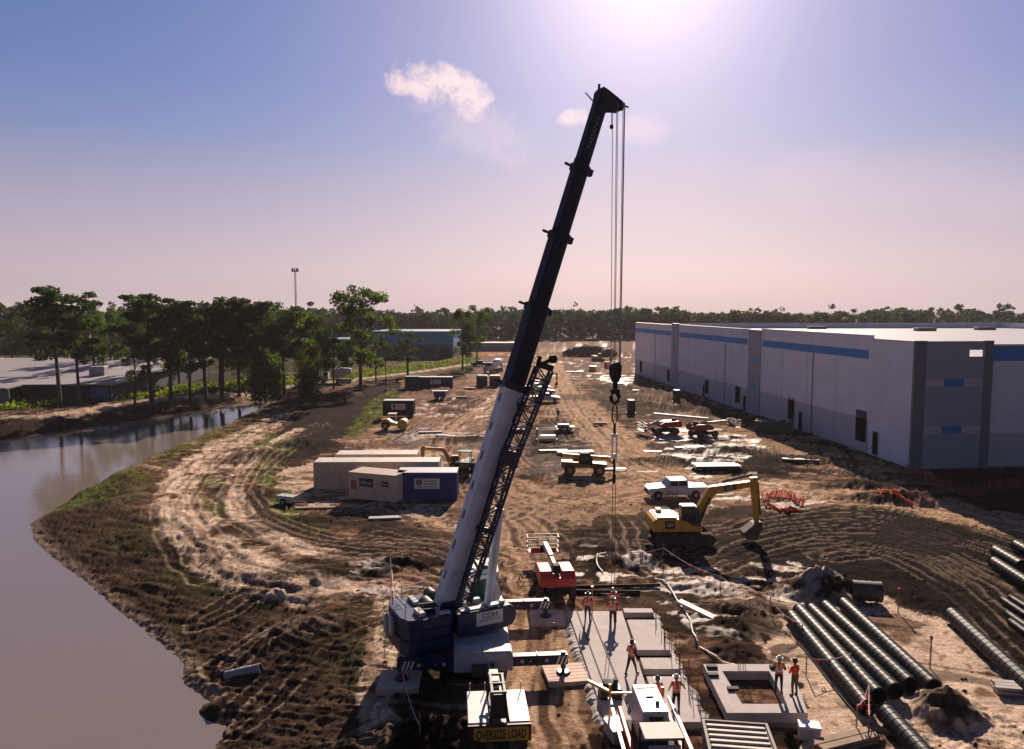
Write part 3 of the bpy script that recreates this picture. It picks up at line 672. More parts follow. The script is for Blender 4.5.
# far wood
rs=np.random.RandomState(77); band=[(-760,250),(-420,262),(-230,300),(-120,400),(-40,455),(60,468),(160,440),(330,420),(620,430),(900,420)]
cs=[];tm=MB()
nT=1750
for i in range(nT):
    t=rs.rand()*(len(band)-1); k=int(t); f=t-k; bx=band[k][0]*(1-f)+band[k+1][0]*f; by=band[k][1]*(1-f)+band[k+1][1]*f+rs.rand()**1.3*75-6
    h=(rs.uniform(15.5,19) if rs.rand()<.93 else rs.uniform(19,22.5))+1.2*math.sin(bx*.03); r_=rs.uniform(2.6,4.8)
    if bx<-100: h*=1.03
    front=by< (band[k][1]*(1-f)+band[k+1][1]*f)+30
    m=13 if front else 7
    for j in range(m):
        tt=rs.uniform(.06 if front else .5,.93); rad=r_*math.sqrt(max(.06,1-((tt-.55)/.5)**2))*rs.uniform(.2,1); a=rs.uniform(0,6.28)
        n_=16; g=rs.normal(size=(n_,3)); g/=np.linalg.norm(g,axis=1)[:,None]; g*=(rs.rand(n_)**.4)[:,None]
        cs.append(np.array((bx+rad*math.cos(a),by+rad*math.sin(a),h*tt))+g*np.array((1.9,1.9,1.3)))
    if front and i%2==0: tm.cyl((bx,by,0),(bx,by,h*.8),.22,.1,5,False)
cs=np.concatenate(cs); fw=bpy.data.objects.new('far_woodland',quadmesh('far_woodland',leaves(cs,.8,rs),LEAF[3])); COL.objects.link(fw)
tag(fw,'distant belt of dark trees closing off the horizon behind the site','woodland',kind='stuff'); tm.build('trunk',BARK,fw)['kind']='stuff'
# verge grass: countless
cs=[]
def tuft(poly,n,h):
    P=W(poly); xs=[p[0] for p in P]; ys_=[p[1] for p in P]; out=[]
    X=rs.uniform(min(xs),max(xs),n*3); Y=rs.uniform(min(ys_),max(ys_),n*3); k=inpoly(X,Y,P); X=X[k][:n];Y=Y[k][:n]; Z=height(X,Y)
    c=np.stack([X,Y,Z+rs.rand(len(X))*h],1); cs.append(c)
tuft([(0,398),(120,392),(330,376),(330,382),(120,400),(0,411)],5000,.9)
tuft([(330,375),(480,358),(480,362),(330,382)],1500,.5)
gr=bpy.data.objects.new('verge_shrubs',quadmesh('verge_shrubs',leaves(np.concatenate(cs),.38,rs),leafmat('grass_leaf',(.10,.13,.02),.5))); COL.objects.link(gr)
tag(gr,'long grass and low scrub along the foot of the tree row','grass',kind='stuff')
cs=[]
for pl,n_ in (([(248,455),(270,430),(300,440),(290,460),(262,480)],260),([(250,475),(275,470),(290,500),(330,540),(290,530)],160),([(345,430),(370,400),(395,388),(400,395),(372,425),(350,440)],1200),([(283,404),(180,446),(80,497),(100,500),(200,450),(300,404)],700)): tuft(pl,n_,.25)
gr=bpy.data.objects.new('green_weeds',quadmesh('green_weeds',leaves(np.concatenate(cs),.13,rs),leafmat('weed_leaf',(.085,.11,.018),.4))); COL.objects.link(gr)
tag(gr,'patches of short green weeds and grass on the pond bank and spoil','grass',kind='stuff')
# ------------------------------------------------------------------ shared materials
WHITE=mat('white_paint',(.56,.55,.57),.4,dirt=.35,dirtcol=(.30,.22,.16)); NAVY=mat('navy_paint',(.006,.014,.075),.35,dirt=.12); NAVYD=mat('dark_navy_paint',(.010,.016,.055),.4,dirt=.15)
BLACK=mat('black_rubber',(.015,.014,.014),.8); DGREY=mat('dark_steel',(.045,.045,.05),.5,.3); STEEL=mat('bright_steel',(.55,.55,.56),.3,.8); GLASS=mat('tinted_glass',(.015,.03,.03),.08,var=.05)
RED=mat('red_paint',(.50,.03,.018),.4,dirt=.3); YELL=mat('yellow_paint',(.68,.36,.02),.4,dirt=.35); YELD=mat('dull_yellow_paint',(.30,.20,.03),.5,dirt=.5); CONC=mat('fresh_concrete',(.50,.44,.42),.85,var=.12,dirt=.25,dirtcol=(.28,.22,.18),bump=.3)
TIMBER=mat('timber_mat',(.70,.50,.40),.8,var=.2,dirt=.2,scale=2,bump=.3); BEIGE=mat('beige_steel',(.66,.55,.46),.6,dirt=.25); MUDDY=mat('muddy_rubber',(.05,.035,.025),.95,dirt=.6,dirtcol=(.16,.10,.06)); ORANGE=mat('orange_net',(.85,.10,.02),.7); CREAM=mat('cream_ink',(.75,.75,.72),.6,var=.03)
INK=mat('black_ink',(.015,.012,.012),.6,var=.02); REDINK=mat('maroon_ink',(.12,.01,.012),.6,var=.02); CREAMW=mat('hose_white',(.62,.55,.48),.6); WOOD=mat('weathered_wood',(.32,.22,.15),.85,var=.3); YSIGN=mat('sign_yellow',(.62,.40,.05),.6,dirt=.15)
# ------------------------------------------------------------------ big warehouse
wh=thing('warehouse','long white warehouse with blue roofline stripe and flat pale roof on the right','warehouse',(BC.x,BC.y,0),AZ)
WALL=mat('tilt_wall',(.74,.76,.86),.8,var=.07,scale=.4,dirt=.14,dirtcol=(.42,.38,.42),bump=.15); BAND=mat('lower_band',(.48,.50,.58),.85,var=.08,scale=.4,dirt=.2,dirtcol=(.28,.24,.24)); PIL=mat('grey_pilaster',(.36,.36,.42),.8,var=.08)
BLUE=mat('blue_stripe',(.015,.21,.60),.6,var=.06); TOWER=mat('tower_grey',(.33,.37,.45),.8,var=.06,scale=.4); TOWERD=mat('tower_dark',(.16,.17,.21),.8,var=.06,scale=.4); ROOFM=mat('white_roof',(.40,.38,.41),.55,var=.05,scale=.15); BLUEL=mat('pale_blue_panel',(.04,.36,.65),.6,var=.04)
def s_of(px):   # distance along the long facade seen at a bearing
    t=(px-512)/F_PX; best=None
    lo,hi=0.0,140.0
    for _ in range(40):
        m=(lo+hi)/2; p=BC+U2*m; v=p.x/(p.y*cp+(CAMZ-5)*sp)
        if v>t: lo=m
        else: hi=m
    return m
sec=[(911,869,14.35,'w'),(869,760,14.75,'b'),(760,748,14.5,'p'),(748,678,14.55,'b'),(678,671.5,14.75,'p'),(671.5,635,14.4,'b')]
mw=MB();mb_=MB();mp_=MB();ms=MB();mpb=MB();jn=MB();cpn=MB()
LEN=s_of(635)
for a,b,h,k in sec:
    s0,s1=s_of(a),s_of(b)
    if a==911: s0=.0
    if k=='w': mw.b2(0,.3,s0,s1-.02,-1,h); cpn.b2(-.06,.36,s0,s1-.02,h,h+.12)
    elif k=='b':
        mw.b2(0,.3,s0,s1-.02,4.2,h); mb_.b2(.03,.3,s0,s1-.02,-1,4.2); ms.b2(-.012,.0,s0+.6,s1-.6,11.85,12.95); cpn.b2(-.06,.36,s0,s1-.02,h,h+.12)
        n=max(1,int((s1-s0)/8))
        for i in range(1,n): ss_=s0+(s1-s0)*i/n; jn.b2(-.006,0,ss_-.035,ss_+.035,4.2,11.84); jn.b2(.024,.03,ss_-.035,ss_+.035,0,4.19)
    else:
        mp_.b2(-.12,.3,s0,s1-.02,-1,h); cpn.b2(-.16,.36,s0,s1-.02,h,h+.12)
        for zz_ in (9.2,4.6): mpb.b2(-.135,-.12,s0+.5+(s1-s0)*.15,s1-(s1-s0)*.25,zz_,zz_+.8)
# far, back and right walls and the right-hand front
mw.b2(.3,110,LEN-.3,LEN-.02,-1,14.2); mw.b2(109.7,110,9,LEN-.3,-1,14.2)
FX=8.9
mw.b2(FX+.02,110,0,.3,3.9,14.0); mb_.b2(FX+.02,110,.03,.3,-1,3.9); ms.b2(FX+.1,109,-.012,0,12.2,13.9); cpn.b2(FX+.02,110,-.06,.36,14.0,14.12)
for i in range(1,13): jn.b2(FX+i*7.9-.03,FX+i*7.9+.03,-.006,0,3.9,12.19)
mw.build('upper_wall',WALL,wh); mb_.build('lower_wall',BAND,wh); mp_.build_split('pilaster',PIL,wh); ms.build('stripe',BLUE,wh); mpb.build('accent_panel',BLUEL,wh); [jn.b2(-.10,-.001,s_-.06,s_+.06,0,11.8) for s_ in (s_of(812),s_of(725),s_of(655))]
jn.build('panel_joint',TOWERD,wh); cpn.build('coping',mat('coping_metal',(.5,.48,.52),.5),wh)
tw=MB(); ox0,ox1,oz0,oz1=6.1,7.9,12.75,13.5
tw.b2(1.0,ox0,-.35,0,-1,14.5); tw.b2(ox0,ox1,-.35,0,-1,oz0); tw.b2(ox0,ox1,-.35,0,oz1,14.5)
tw.build('corner_tower',TOWER,wh)
td=MB(); td.b2(-.35,1.0,-.4,-.003,-1,14.55); td.b2(ox1,FX+.05,-.4,-.003,-1,14.55); td.build('tower_column',TOWERD,wh)
for zz_ in (9.35,3.95):
    a=MB(); a.b2(1.05,3.2,-.37,-.35,zz_,zz_+.85); a.b2(5.6,7.85,-.37,-.35,zz_,zz_+.85); a.build_split('light_panel',mat('pale_panel',(.5,.5,.56),.7),wh); a=MB(); a.b2(3.25,5.55,-.38,-.35,zz_,zz_+.85); a.build('accent_panel',BLUE,wh)
MB().b2(.3,109.7,.3,LEN-.3,12.4,12.7).build('roof',ROOFM,wh)
for px,z0,z1,w_ in ((861.5,1.2,5.1,2.3),(876.5,0.1,2.9,1.0),(791.5,1.1,4.4,2.0),(801,0,2.7,1.0),(738,1.0,4.0,2.0),(745,0,2.6,.9),(707,.9,3.6,2.0),(704,0,2.4,.9),(668.5,.8,3.6,2.2),(641,.8,3.8,2.2)):
    s=s_of(px); x0=.03 if 1 else 0
    if px>869: x0=0
    f=MB(); 
    for q in ((s-w_/2-.1,s-w_/2,z0,z1),(s+w_/2,s+w_/2+.1,z0,z1),(s-w_/2-.1,s+w_/2+.1,z1,z1+.1)): f.b2(x0-.07,x0-.001,*q)
    fo=f.build('window' if z0>.5 else 'door',mat('opening_frame',(.10,.10,.12),.6),wh)
    MB().b2(x0-.03,x0-.002,s-w_/2,s+w_/2,max(z0,0),z1).build('pane',mat('dark_opening',(.005,.005,.007),1.0,var=.05,spec=0.0),fo)
ru=[(817,329,5),(925,331,5),(985,330,5),(848,342,3),(888,327,5),(742,326,4),(953,327,4),(1010,325,5),(700,325,4),(785,325.5,4),(905,325,5),(850,325.5,4),(1100,333,5),(1180,329,5)]
for px,py,w_ in ru:
    p=G(px,py,12.7); l=(p.xy-BC); X_=l.dot(R2); Y_=l.dot(U2)
    if not (2<X_<107 and 2<Y_<LEN-3): continue
    m_=MB(); m_.b2(X_-w_/2,X_+w_/2,Y_-.9,Y_+.9,12.7,13.35); m_.b2(X_-w_/2-.15,X_+w_/2+.15,Y_-1.05,Y_+1.05,13.35,13.5); m_.build('roof_unit',mat('unit_grey',(.16,.16,.19),.6),wh,.05)
# ------------------------------------------------------------------ low pale roofed warehouse across the pond
p0=G(22,403); 
lw=thing('low_warehouse','low building with a broad pale flat roof behind the pond, half hidden by trees','building',(p0.x,141,0),R(3))
MB().b2(-70,0,-.02,.2,-.5,3.0).build('wall',mat('low_wall',(.16,.20,.26),.7,var=.2,scale=.5),lw)
a=MB(); a.b2(0,16,6,6.2,-.5,3.0); a.b2(-70,16,60,60.2,-.5,4.6); a.b2(15.8,16,6.2,60,-.5,3.4); a.build('wall',mat('dark_wall',(.035,.035,.045),.7,var=.2,scale=.5),lw)
a=MB(); a.prism([(-71,-.6,3.1),(-71,61,5.0),(-71,61,5.25),(-71,-.6,3.35)],(70.9,0,0)); a.prism([(-.1,4.6,3.26),(-.1,61,5.0),(-.1,61,5.25),(-.1,4.6,3.51)],(17,0,0)); a.build('roof',mat('pale_roof',(.30,.26,.28),.7,var=.15,scale=.12,dirt=.25,dirtcol=(.33,.28,.29)),lw)
for x_,y_ in ((-45,52),(-33,50),(-24,55),(-12,54),(5,52),(7,20)): 
    a=MB(); a.b2(x_-1.6,x_+1.6,y_-1,y_+1,3.5,5.9); a.build('roof_unit',ROOFM,lw,.05)
for x_ in (-62,-50,-38,-26,-14): MB().b2(x_-1.7,x_+1.7,-.06,-.022,0,2.5).build('door',mat('blue_door',(.05,.14,.30),.6),lw)
MB().b2(12,15.5,5.94,5.98,0,2.6).build('door',mat('blue_door',(.05,.14,.30),.6),lw)
# blue building
b0=atY(374,350,290)
bb=thing('blue_building','blue steel clad building far behind the small trees left of the crane boom','building',(b0.x,286,0),R(-2))
a=MB(); a.b2(0,31,0,.2,5.2,9.6); a.b2(-.2,0,0,30,5.2,9.6); a.b2(31,31.2,0,30,5.2,9.6); a.build('upper_wall',mat('sky_blue_cladding',(.05,.26,.50),.6,var=.12,scale=.3),bb)
a=MB(); a.b2(0,31,.05,.2,-.5,5.15); a.b2(-.15,0,.05,30,-.5,5.15); a.b2(31,31.15,.05,30,-.5,5.15); a.build('lower_wall',mat('dim_block_wall',(.09,.11,.15),.8),bb)
MB().b2(-.5,31.5,-.4,30,9.65,9.95).build('roof',mat('blue_roof',(.06,.15,.27),.5),bb)
for i in range(5): MB().b2(2+i*6,6+i*6,-.0,.045,0,3.8).build('door',mat('roller_door',(.05,.06,.08),.6),bb)
b1=atY(345,350,300); b2_=thing('long_shed','long dull blue shed seen between tree trunks, left of the blue building','building',(b1.x-34,300,0),0)
a=MB(); a.b2(0,46,0,20,-.5,6); a.build('wall',mat('dim_block_wall',(.09,.11,.15),.8),b2_); a=MB(); a.side([(-.5,6.02),(46.5,6.02),(46.5,6.4),(-.5,6.4)],-.5,20.5); a.build('roof',mat('blue_roof',(.06,.15,.27),.5),b2_)
# pale low shed with orange ground beyond the boom
b3=atY(482,340,330); sh=thing('white_shed','low white roofed shed in the field just left of the crane boom','shed',(b3.x-6,330,0),0)
MB().b2(0,24,0,10,-.3,3.2).build('wall',mat('shed_wall',(.25,.26,.32),.7),sh); MB().b2(-.6,24.6,-.6,10.6,3.22,3.6).build('roof',mat('pale_roof',(.30,.26,.28),.7),sh)
# mast and water tower
p=atY(296,310,330); ma=thing('radio_mast','tall thin radio mast rising above the trees on the left horizon','mast',(p.x,330,0))
a=MB(); H=atY(296,271,330).z
for i in range(3):
    an=i*2.09; a.cyl((.5*math.cos(an),.5*math.sin(an),0),(.3*math.cos(an),.3*math.sin(an),H),.11,.09,6)
for i in range(26):
    z0=H*i/26; z1=H*(i+1)/26; a.bar((.5*math.cos(i*2.09),.5*math.sin(i*2.09),z0),(.45*math.cos((i+1)*2.09),.45*math.sin((i+1)*2.09),z1),.08)
a.build('lattice',DGREY,ma); a=MB(); a.cyl((0,0,H-.2),(0,0,H+.1),1.25,n=12)
for i in range(9): an=i*.698; a.box(1.3*math.cos(an),1.3*math.sin(an),H+.4,.35,.35,1.5)
a.build('antenna',DGREY,ma)
p=atY(143,310,480); wt=thing('water_tower','dark water tower tank just showing over the tree tops on the left','water tower',(p.x,480,0)); H=atY(143,294,480).z
a=MB(); a.lathe((0,0,H-5.5),(0,0,H),[(0,.6),(.15,2.6),(.3,3.0),(.85,3.0),(.97,2.2),(1,.1)],16); a.build('tank',mat('tank_blue',(.05,.08,.12),.6),wt,smooth=True); a=MB(); a.cyl((0,0,0),(0,0,H-5.3),.7)
for i in range(4): an=i*1.57+.7; a.cyl((4*math.cos(an),4*math.sin(an),0),(2.4*math.cos(an),2.4*math.sin(an),H-4.5),.2,n=6)
a.build('leg',DGREY,wt)
def light_pole(px,py,top,label,heads=0):
    p=G(px,py); z=atY(px,top,p.y).z
    o=thing('light_pole',label,'pole',(p.x,p.y,hz(p))); MB().cyl((0,0,0),(0,0,z),.13,.08,8).build('pole',DGREY,o); MB().cyl((0,0,-.3),(0,0,.7),.35,n=10).build('base',CONC,o); MB().box(.3,0,z+.05,.9,.3,.12).build('lamp_head',DGREY,o,.02)
light_pole(386,391,346,'thin dark lamp pole on a block base beside the green strip')
light_pole(467,372,340,'thin short lamp pole beside the road near the mixer truck at the boom')
light_pole(480,342,318,'distant dark utility pole in front of the orange field')
# ------------------------------------------------------------------ the mobile crane
cc=Vector((-1.7,38.7,0)); cr=thing('mobile_crane','blue and white mobile crane with raised telescopic boom and spread outriggers','crane',cc,AZ)
a=MB(); a.b2(-1.4,1.4,-3.0,4.0,1.05,1.42); a.build('deck',WHITE,cr,.03)
a=MB(); a.b2(-.55,.55,-4.4,7.2,.62,1.03); a.b2(-1.25,1.25,-2.5,-1.9,.8,1.04); a.b2(-1.25,1.25,.4,1.4,.8,1.04); a.build('chassis',DGREY,cr)
# rear outrigger housing
a=MB(); a.b2(-1.42,1.42,-3.95,-3.06,.62,1.55); a.build('outrigger_box',mat('pale_grey_paint',(.40,.42,.50),.5,dirt=.3),cr,.03)
a=MB(); a.b2(-1.36,-.1,-3.92,-3.1,1.552,1.62); a.b2(.0,1.36,-3.92,-3.1,1.552,1.62); a.build_split('tread_plate',WHITE,cr,.01)
a=MB(); a.b2(-1.3,1.3,2.95,3.75,.62,1.045); a.build('outrigger_box',NAVYD,cr)
for yy_ in (-3.5,3.35):
    for sx in (-1,1):
        a=MB(); a.b2(sx*1.44,sx*4.15,yy_-.22,yy_+.22,.72,1.22); a.b2(sx*2.6,sx*2.68,yy_-.26,yy_+.26,.68,1.26); bo=a.build('outrigger_beam',NAVYD,cr,.02)
        a=MB()
        for q in range(3): 
            x0=sx*(3.55+q*.2); a.prism([(x0,yy_-.226,.76),(x0+.1,yy_-.226,.76),(x0+.26,yy_-.226,1.18),(x0+.16,yy_-.226,1.18)],(0,.003,0))
        a.build('warning_stripe',CREAM,bo)
        a=MB(); 
        for xx_ in (1.9,2.3,3.1): a.cyl((sx*xx_,yy_-.23,.97),(sx*xx_,yy_-.222,.97),.10 if xx_!=2.3 else .05,n=10)
        a.build_split('reflector',mat('reflector',(.5,.42,.42),.4),bo)
        a=MB(); a.cyl((sx*3.95,yy_,.45),(sx*3.95,yy_,1.3),.13,n=12); a.cyl((sx*3.95,yy_,.3),(sx*3.95,yy_,.6),.08,n=10); jk=a.build('jack',DGREY,cr,smooth=True)
        MB().cyl((sx*3.95,yy_,.22),(sx*3.95,yy_,.32),.36,.3,16).build('foot_pad',NAVYD,jk)
for yy_ in (-2.4,-.9,1.9,4.7,6.1):
    for sx in (-1,1):
        t=MB(); t.lathe((sx*.78,yy_,.68),(sx*1.3,yy_,.68),[(0,.3),(0,.6),(.12,.68),(.88,.68),(1,.6),(1,.3)],20); to=t.build('tyre',BLACK,cr,smooth=True); MB().lathe((sx*.8,yy_,.68),(sx*1.22,yy_,.68),[(0,.02),(0,.31),(1,.31),(.8,.2),(.85,.02)],14).build('rim',WHITE,to)
# front cab (far end) with roof clutter
a=MB(); a.side([(4.15,.7),(6.9,.7),(7.0,1.6),(6.75,2.65),(4.15,2.65)],-1.3,1.3)
a.bm.transform(Matrix.Rotation(R(90),4,'Z')); a.build('carrier_cab',WHITE,cr,.06)
a=MB(); a.b2(-1.1,1.1,6.84,7.03,1.65,2.45); a.b2(-1.32,-1.302,4.9,6.5,1.7,2.4); a.b2(1.302,1.32,4.9,6.5,1.7,2.4); a.b2(-1.0,1.0,4.12,4.148,1.75,2.5); a.build('cab_glass',GLASS,cr)
a=MB(); a.b2(-.9,-.3,5.0,5.5,2.66,2.86); a.b2(.3,.7,4.6,5.3,2.66,2.9); a.cyl((-.6,6,2.66),(-.6,6,2.9),.09); a.cyl((.9,6.2,2.66),(.9,6.2,2.95),.1); a.build_split('roof_clutter',DGREY,cr,.02)
a=MB(); a.b2(-1.38,-.5,1.7,3.9,1.425,2.1); a.b2(.9,1.38,1.2,3.9,1.425,1.75); a.build_split('deck_locker',WHITE,cr,.04)
a=MB()
for y_ in (4.1,6.9): a.bar((1.42,y_,1.5),(1.62,y_,2.3),.04); a.box(1.66,y_,2.2,.08,.05,.4)
a.build_split('mirror',DGREY,cr)
# turning upper structure: x along the boom heading
HD=Vector((.891,.454,0)); PD=Vector((-.454,.891,0))
SM=Matrix(((HD.x,PD.x,0,cc.x),(HD.y,PD.y,0,cc.y),(0,0,1,0),(0,0,0,1)))
def sb(m,name,mt,par=cr,**k): return (m.build_split if name in ('winch_drum','housing_hatch','top_bracket','side_tank') else m.build)(name,mt,par,M=SM,world=True,**k)
sb(MB().cyl((0,0,1.43),(0,0,1.72),1.05,n=28),'turntable',DGREY)
a=MB(); a.b2(-2.6,1.2,-.78,.78,1.73,2.05); a.b2(-2.45,-1.25,-.62,-.5,2.06,3.1); a.b2(-2.45,-1.25,.5,.62,2.06,3.1); sb(a,'slew_platform',NAVYD,bevel=.02)
a=MB(); pts=[(-1.95,1.62),(.75,1.62),(1.1,1.72),(1.3,1.95),(1.36,2.25),(1.25,2.6),(1.0,2.78),(-1.95,2.78)]; a.side(pts,-1.62,-.8); ho=sb(a,'engine_housing',NAVY,bevel=.03)
a=MB(); a.b2(-1.7,-.4,-1.45,-.95,2.785,2.84); a.b2(-.2,.4,-1.5,-1.1,2.785,2.9); a.cyl((.7,-1.2,2.785),(.7,-1.2,2.95),.16); a.b2(-.9,-.3,-.75,-.45,2.06,3.05); sb(a,'housing_hatch',WHITE,bevel=.02)
a=MB(); a.b2(-.95,.55,-1.64,-1.622,1.98,2.68); pn=sb(a,'sign_panel',CREAM)
def stext(s,w_,h_,m,x_,y_,z_,par=None): 
    return text(s,w_,h_,m,par or pn,SM@Vector((x_,y_,z_)),HD,(0,0,1),world=True,off=.012 if h_>.2 else 0)
stext('CDH',.86,.27,REDINK,-.2,-1.642,2.47); stext('CRANE RENTALS',1.2,.10,REDINK,-.2,-1.642,2.24); stext('225-555',.8,.07,INK,-.2,-1.642,2.10) if False else None
a=MB(); out=[(-4.75,-.9),(-4.5,-1.45),(-3.8,-1.68),(-2.4,-1.66),(-2.1,-1.4),(-2.1,1.4),(-2.4,1.66),(-3.8,1.68),(-4.5,1.45),(-4.75,.9)]
a.prism([(x_,y_,1.02) for x_,y_ in out],(0,0,.75)); a.prism([(x_*.97-.06,y_*.97,1.80) for x_,y_ in out],(0,0,.55)); a.prism([(x_,y_,2.38) for x_,y_ in out],(0,0,.5)); cw=sb(a,'counterweight',NAVY,bevel=.05)
a=MB(); a.cyl((-3.1,-.7,3.05),(-3.1,.1,3.05),.34,n=16); a.cyl((-2.4,.75,3.0),(-2.4,1.35,3.0),.3,n=16); sb(a,'winch_drum',DGREY,smooth=True)
a=MB(); a.b2(-3.9,-3.55,-1.3,-.5,2.885,3.1); a.b2(-3.6,-3.3,.3,1.3,2.885,3.05); a.b2(-2.9,-2.3,-1.5,-1.2,2.885,3.0); sb(a,'top_bracket',WHITE,bevel=.02)
a=MB()
for p_,q_ in (((-4.5,-1.0),(-4.5,1.0)),((-3.9,1.3),(-2.6,1.5)),((-3.9,-1.3),(-2.9,-1.5))):
    for zz_ in (3.3,3.6): a.bar((*p_,zz_),(*q_,zz_),.03)
    a.bar((*p_,2.88),(*p_,3.62),.035); a.bar((*q_,2.88),(*q_,3.62),.035)
sb(a,'handrail',mat('dull_rail',(.35,.35,.38),.5))
a=MB(); a.b2(-4.95,-4.78,-.1,.4,1.7,2.6); a.cyl((-4.9,.9,1.5),(-4.9,.9,2.5),.13); sb(a,'side_tank',WHITE,bevel=.03)
a=MB(); a.prism([(-.3,.86,1.75),(1.45,.86,1.75),(1.7,.86,2.5),(1.35,.86,3.55),(-.3,.86,3.6)],(0,.85,0)); cb_=sb(a,'operator_cab',WHITE,bevel=.05)
a=MB(); a.b2(-.15,1.25,.84,.857,2.2,3.4); a.prism([(1.52,.9,2.0),(1.52,1.67,2.0),(1.74,1.67,2.5),(1.41,1.67,3.45),(1.41,.9,3.45),(1.74,.9,2.5)],(.02,0,0)); a.b2(-.1,1.2,1.0,1.6,3.605,3.63); sb(a,'cab_window',mat('green_glass',(.01,.06,.045),.1,var=.1),cb_)
# boom
foot=SM@Vector((-1.9,0,2.75)); d_h=9.39; tip=foot+HD*(d_h+.1); tip.z=29.9
bx=(tip-foot).normalized(); by=PD.copy(); bz=bx.cross(by)   # bz up-normal
BM=Matrix(((bx.x,by.x,bz.x,foot.x),(bx.y,by.y,bz.y,foot.y),(bx.z,by.z,bz.z,foot.z),(0,0,0,1)))
def bb_(m,name,mt,par=cr,**k): return (m.build_split if name in ('sheave',) else m.build)(name,mt,par,M=BM,world=True,**k)
def sect(x0,x1,w_,h_):
    o=[(-w_/2,h_/2-.06),(-w_/2+.06,h_/2),(w_/2-.06,h_/2),(w_/2,h_/2-.06),(w_/2,-h_*.15),(w_*.38,-h_*.38),(w_*.2,-h_*.5),(-w_*.2,-h_*.5),(-w_*.38,-h_*.38),(-w_/2,-h_*.15)]
    return MB().prism([(x0,a_,b_) for a_,b_ in o],(x1-x0,0,0))
BOOMW=mat('boom_white',(.72,.76,.84),.45,dirt=.25,dirtcol=(.30,.27,.26)); BOOMD=mat('boom_dark',(.020,.020,.034),.6,var=.25,spec=.3)
bs=bb_(sect(-.4,12.0,.98,1.16),'boom_section',BOOMW,bevel=.01)
xs_=[12.0,16.4,20.5,24.4,28.4]; wd=[(.94,1.10),(.84,.98),(.74,.87),(.64,.76)]
for i in range(4): bb_(sect(xs_[i]-.1,xs_[i+1]+(.0),*wd[i]),'boom_section',BOOMD)
for i,xx_ in enumerate(xs_[:4]):
    w_,h_=(wd[i-1] if i else (.98,1.16)); w_+=.12;h_+=.12
    a=sect(xx_-.35,xx_+.02,w_,h_); a.box(xx_-.1,-w_/2-.02,h_/2+.12,.3,.1,.28); a.box(xx_-.1,w_/2,h_/2+.14,.12,.12,.34); a.box(xx_-.15,0,-h_/2-.1,.35,.3,.25); bb_(a,'boom_collar',BOOMD if i else NAVYD)
a=MB()
for i in range(7): a.box(1.5+i*1.6,.05,.59,.45,.16,.03)
bb_(a,'guide_pad',mat('pad_grey',(.18,.16,.16),.8),bs)
a=MB(); 
for k in range(20):
    t0=k/20*6.283;t1=(k+1)/20*6.283; a.bar((1.6+.33*math.cos(t0),-.496,.1+.33*math.sin(t0)),(1.6+.33*math.cos(t1),-.496,.1+.33*math.sin(t1)),.035,.01)
bb_(a,'round_emblem',NAVY,bs)
a=MB()
for k in range(6): a.box(7.2+k*.0,-.495,.0,.01,.01,.01)
a.bm.free()
text('TADANO',1.9,.26,mat('faded_grey',(.16,.16,.19),.6),cr,BM@Vector((26.2,-.326,0.06)),bx,bz,world=True,name='boom_lettering')
# boom head
a=MB(); hp=[(28.0,.36),(28.55,.42),(28.8,.30),(28.78,-.1),(28.62,-1.1),(28.5,-1.3),(28.15,-1.25),(27.95,-.75),(27.7,-.38)]
for y0,y1 in ((-.33,-.25),(.25,.33)): a.prism([(x_,y0,z_) for x_,z_ in hp],(0,y1-y0,0))
a.prism([(x_,-.249,z_) for x_,z_ in hp[:1]+hp[1:4]+[(28.5,-.3),(28.0,-.35)]],(0,.498,0)); hd=bb_(a,'boom_head',BOOMD)
a=MB()
for y_ in (-.18,-.06,.06,.18): a.cyl((28.38,y_-.04,-1.08),(28.38,y_+.04,-1.08),.26,n=18); a.cyl((28.3,y_-.04,-.5),(28.3,y_+.04,-.5),.22,n=18)
a.cyl((28.5,0,.3),(28.95,0,.45),.07); a.cyl((28.5,.1,-.9),(28.9,.1,-.92),.07); a.cyl((28.5,-.2,-1.2),(28.55,-.2,-1.6),.05); a.bar((28.1,.3,.4),(28.4,.5,.85),.05); bb_(a,'sheave',DGREY,hd)
# lift cylinder
p0_=SM@Vector((.25,-.35,2.0)); p1_=BM@Vector((8.8,0,-.62)); pm=p0_.lerp(p1_,.62)
a=MB(); a.cyl(p0_,pm,.24,n=18); a.cyl(p0_-Vector((0,0,.1)),p0_+Vector((0,0,.5)),.32,n=14); lc=a.build('lift_cylinder',BOOMW,cr,world=True,smooth=True)
MB().cyl(pm,p1_,.12,n=14).build('piston_rod',STEEL,cr,world=True,smooth=True)
a=MB(); a.box(8.6,0,-.68,.5,.4,.3); bb_(a,'rod_bracket',NAVYD)
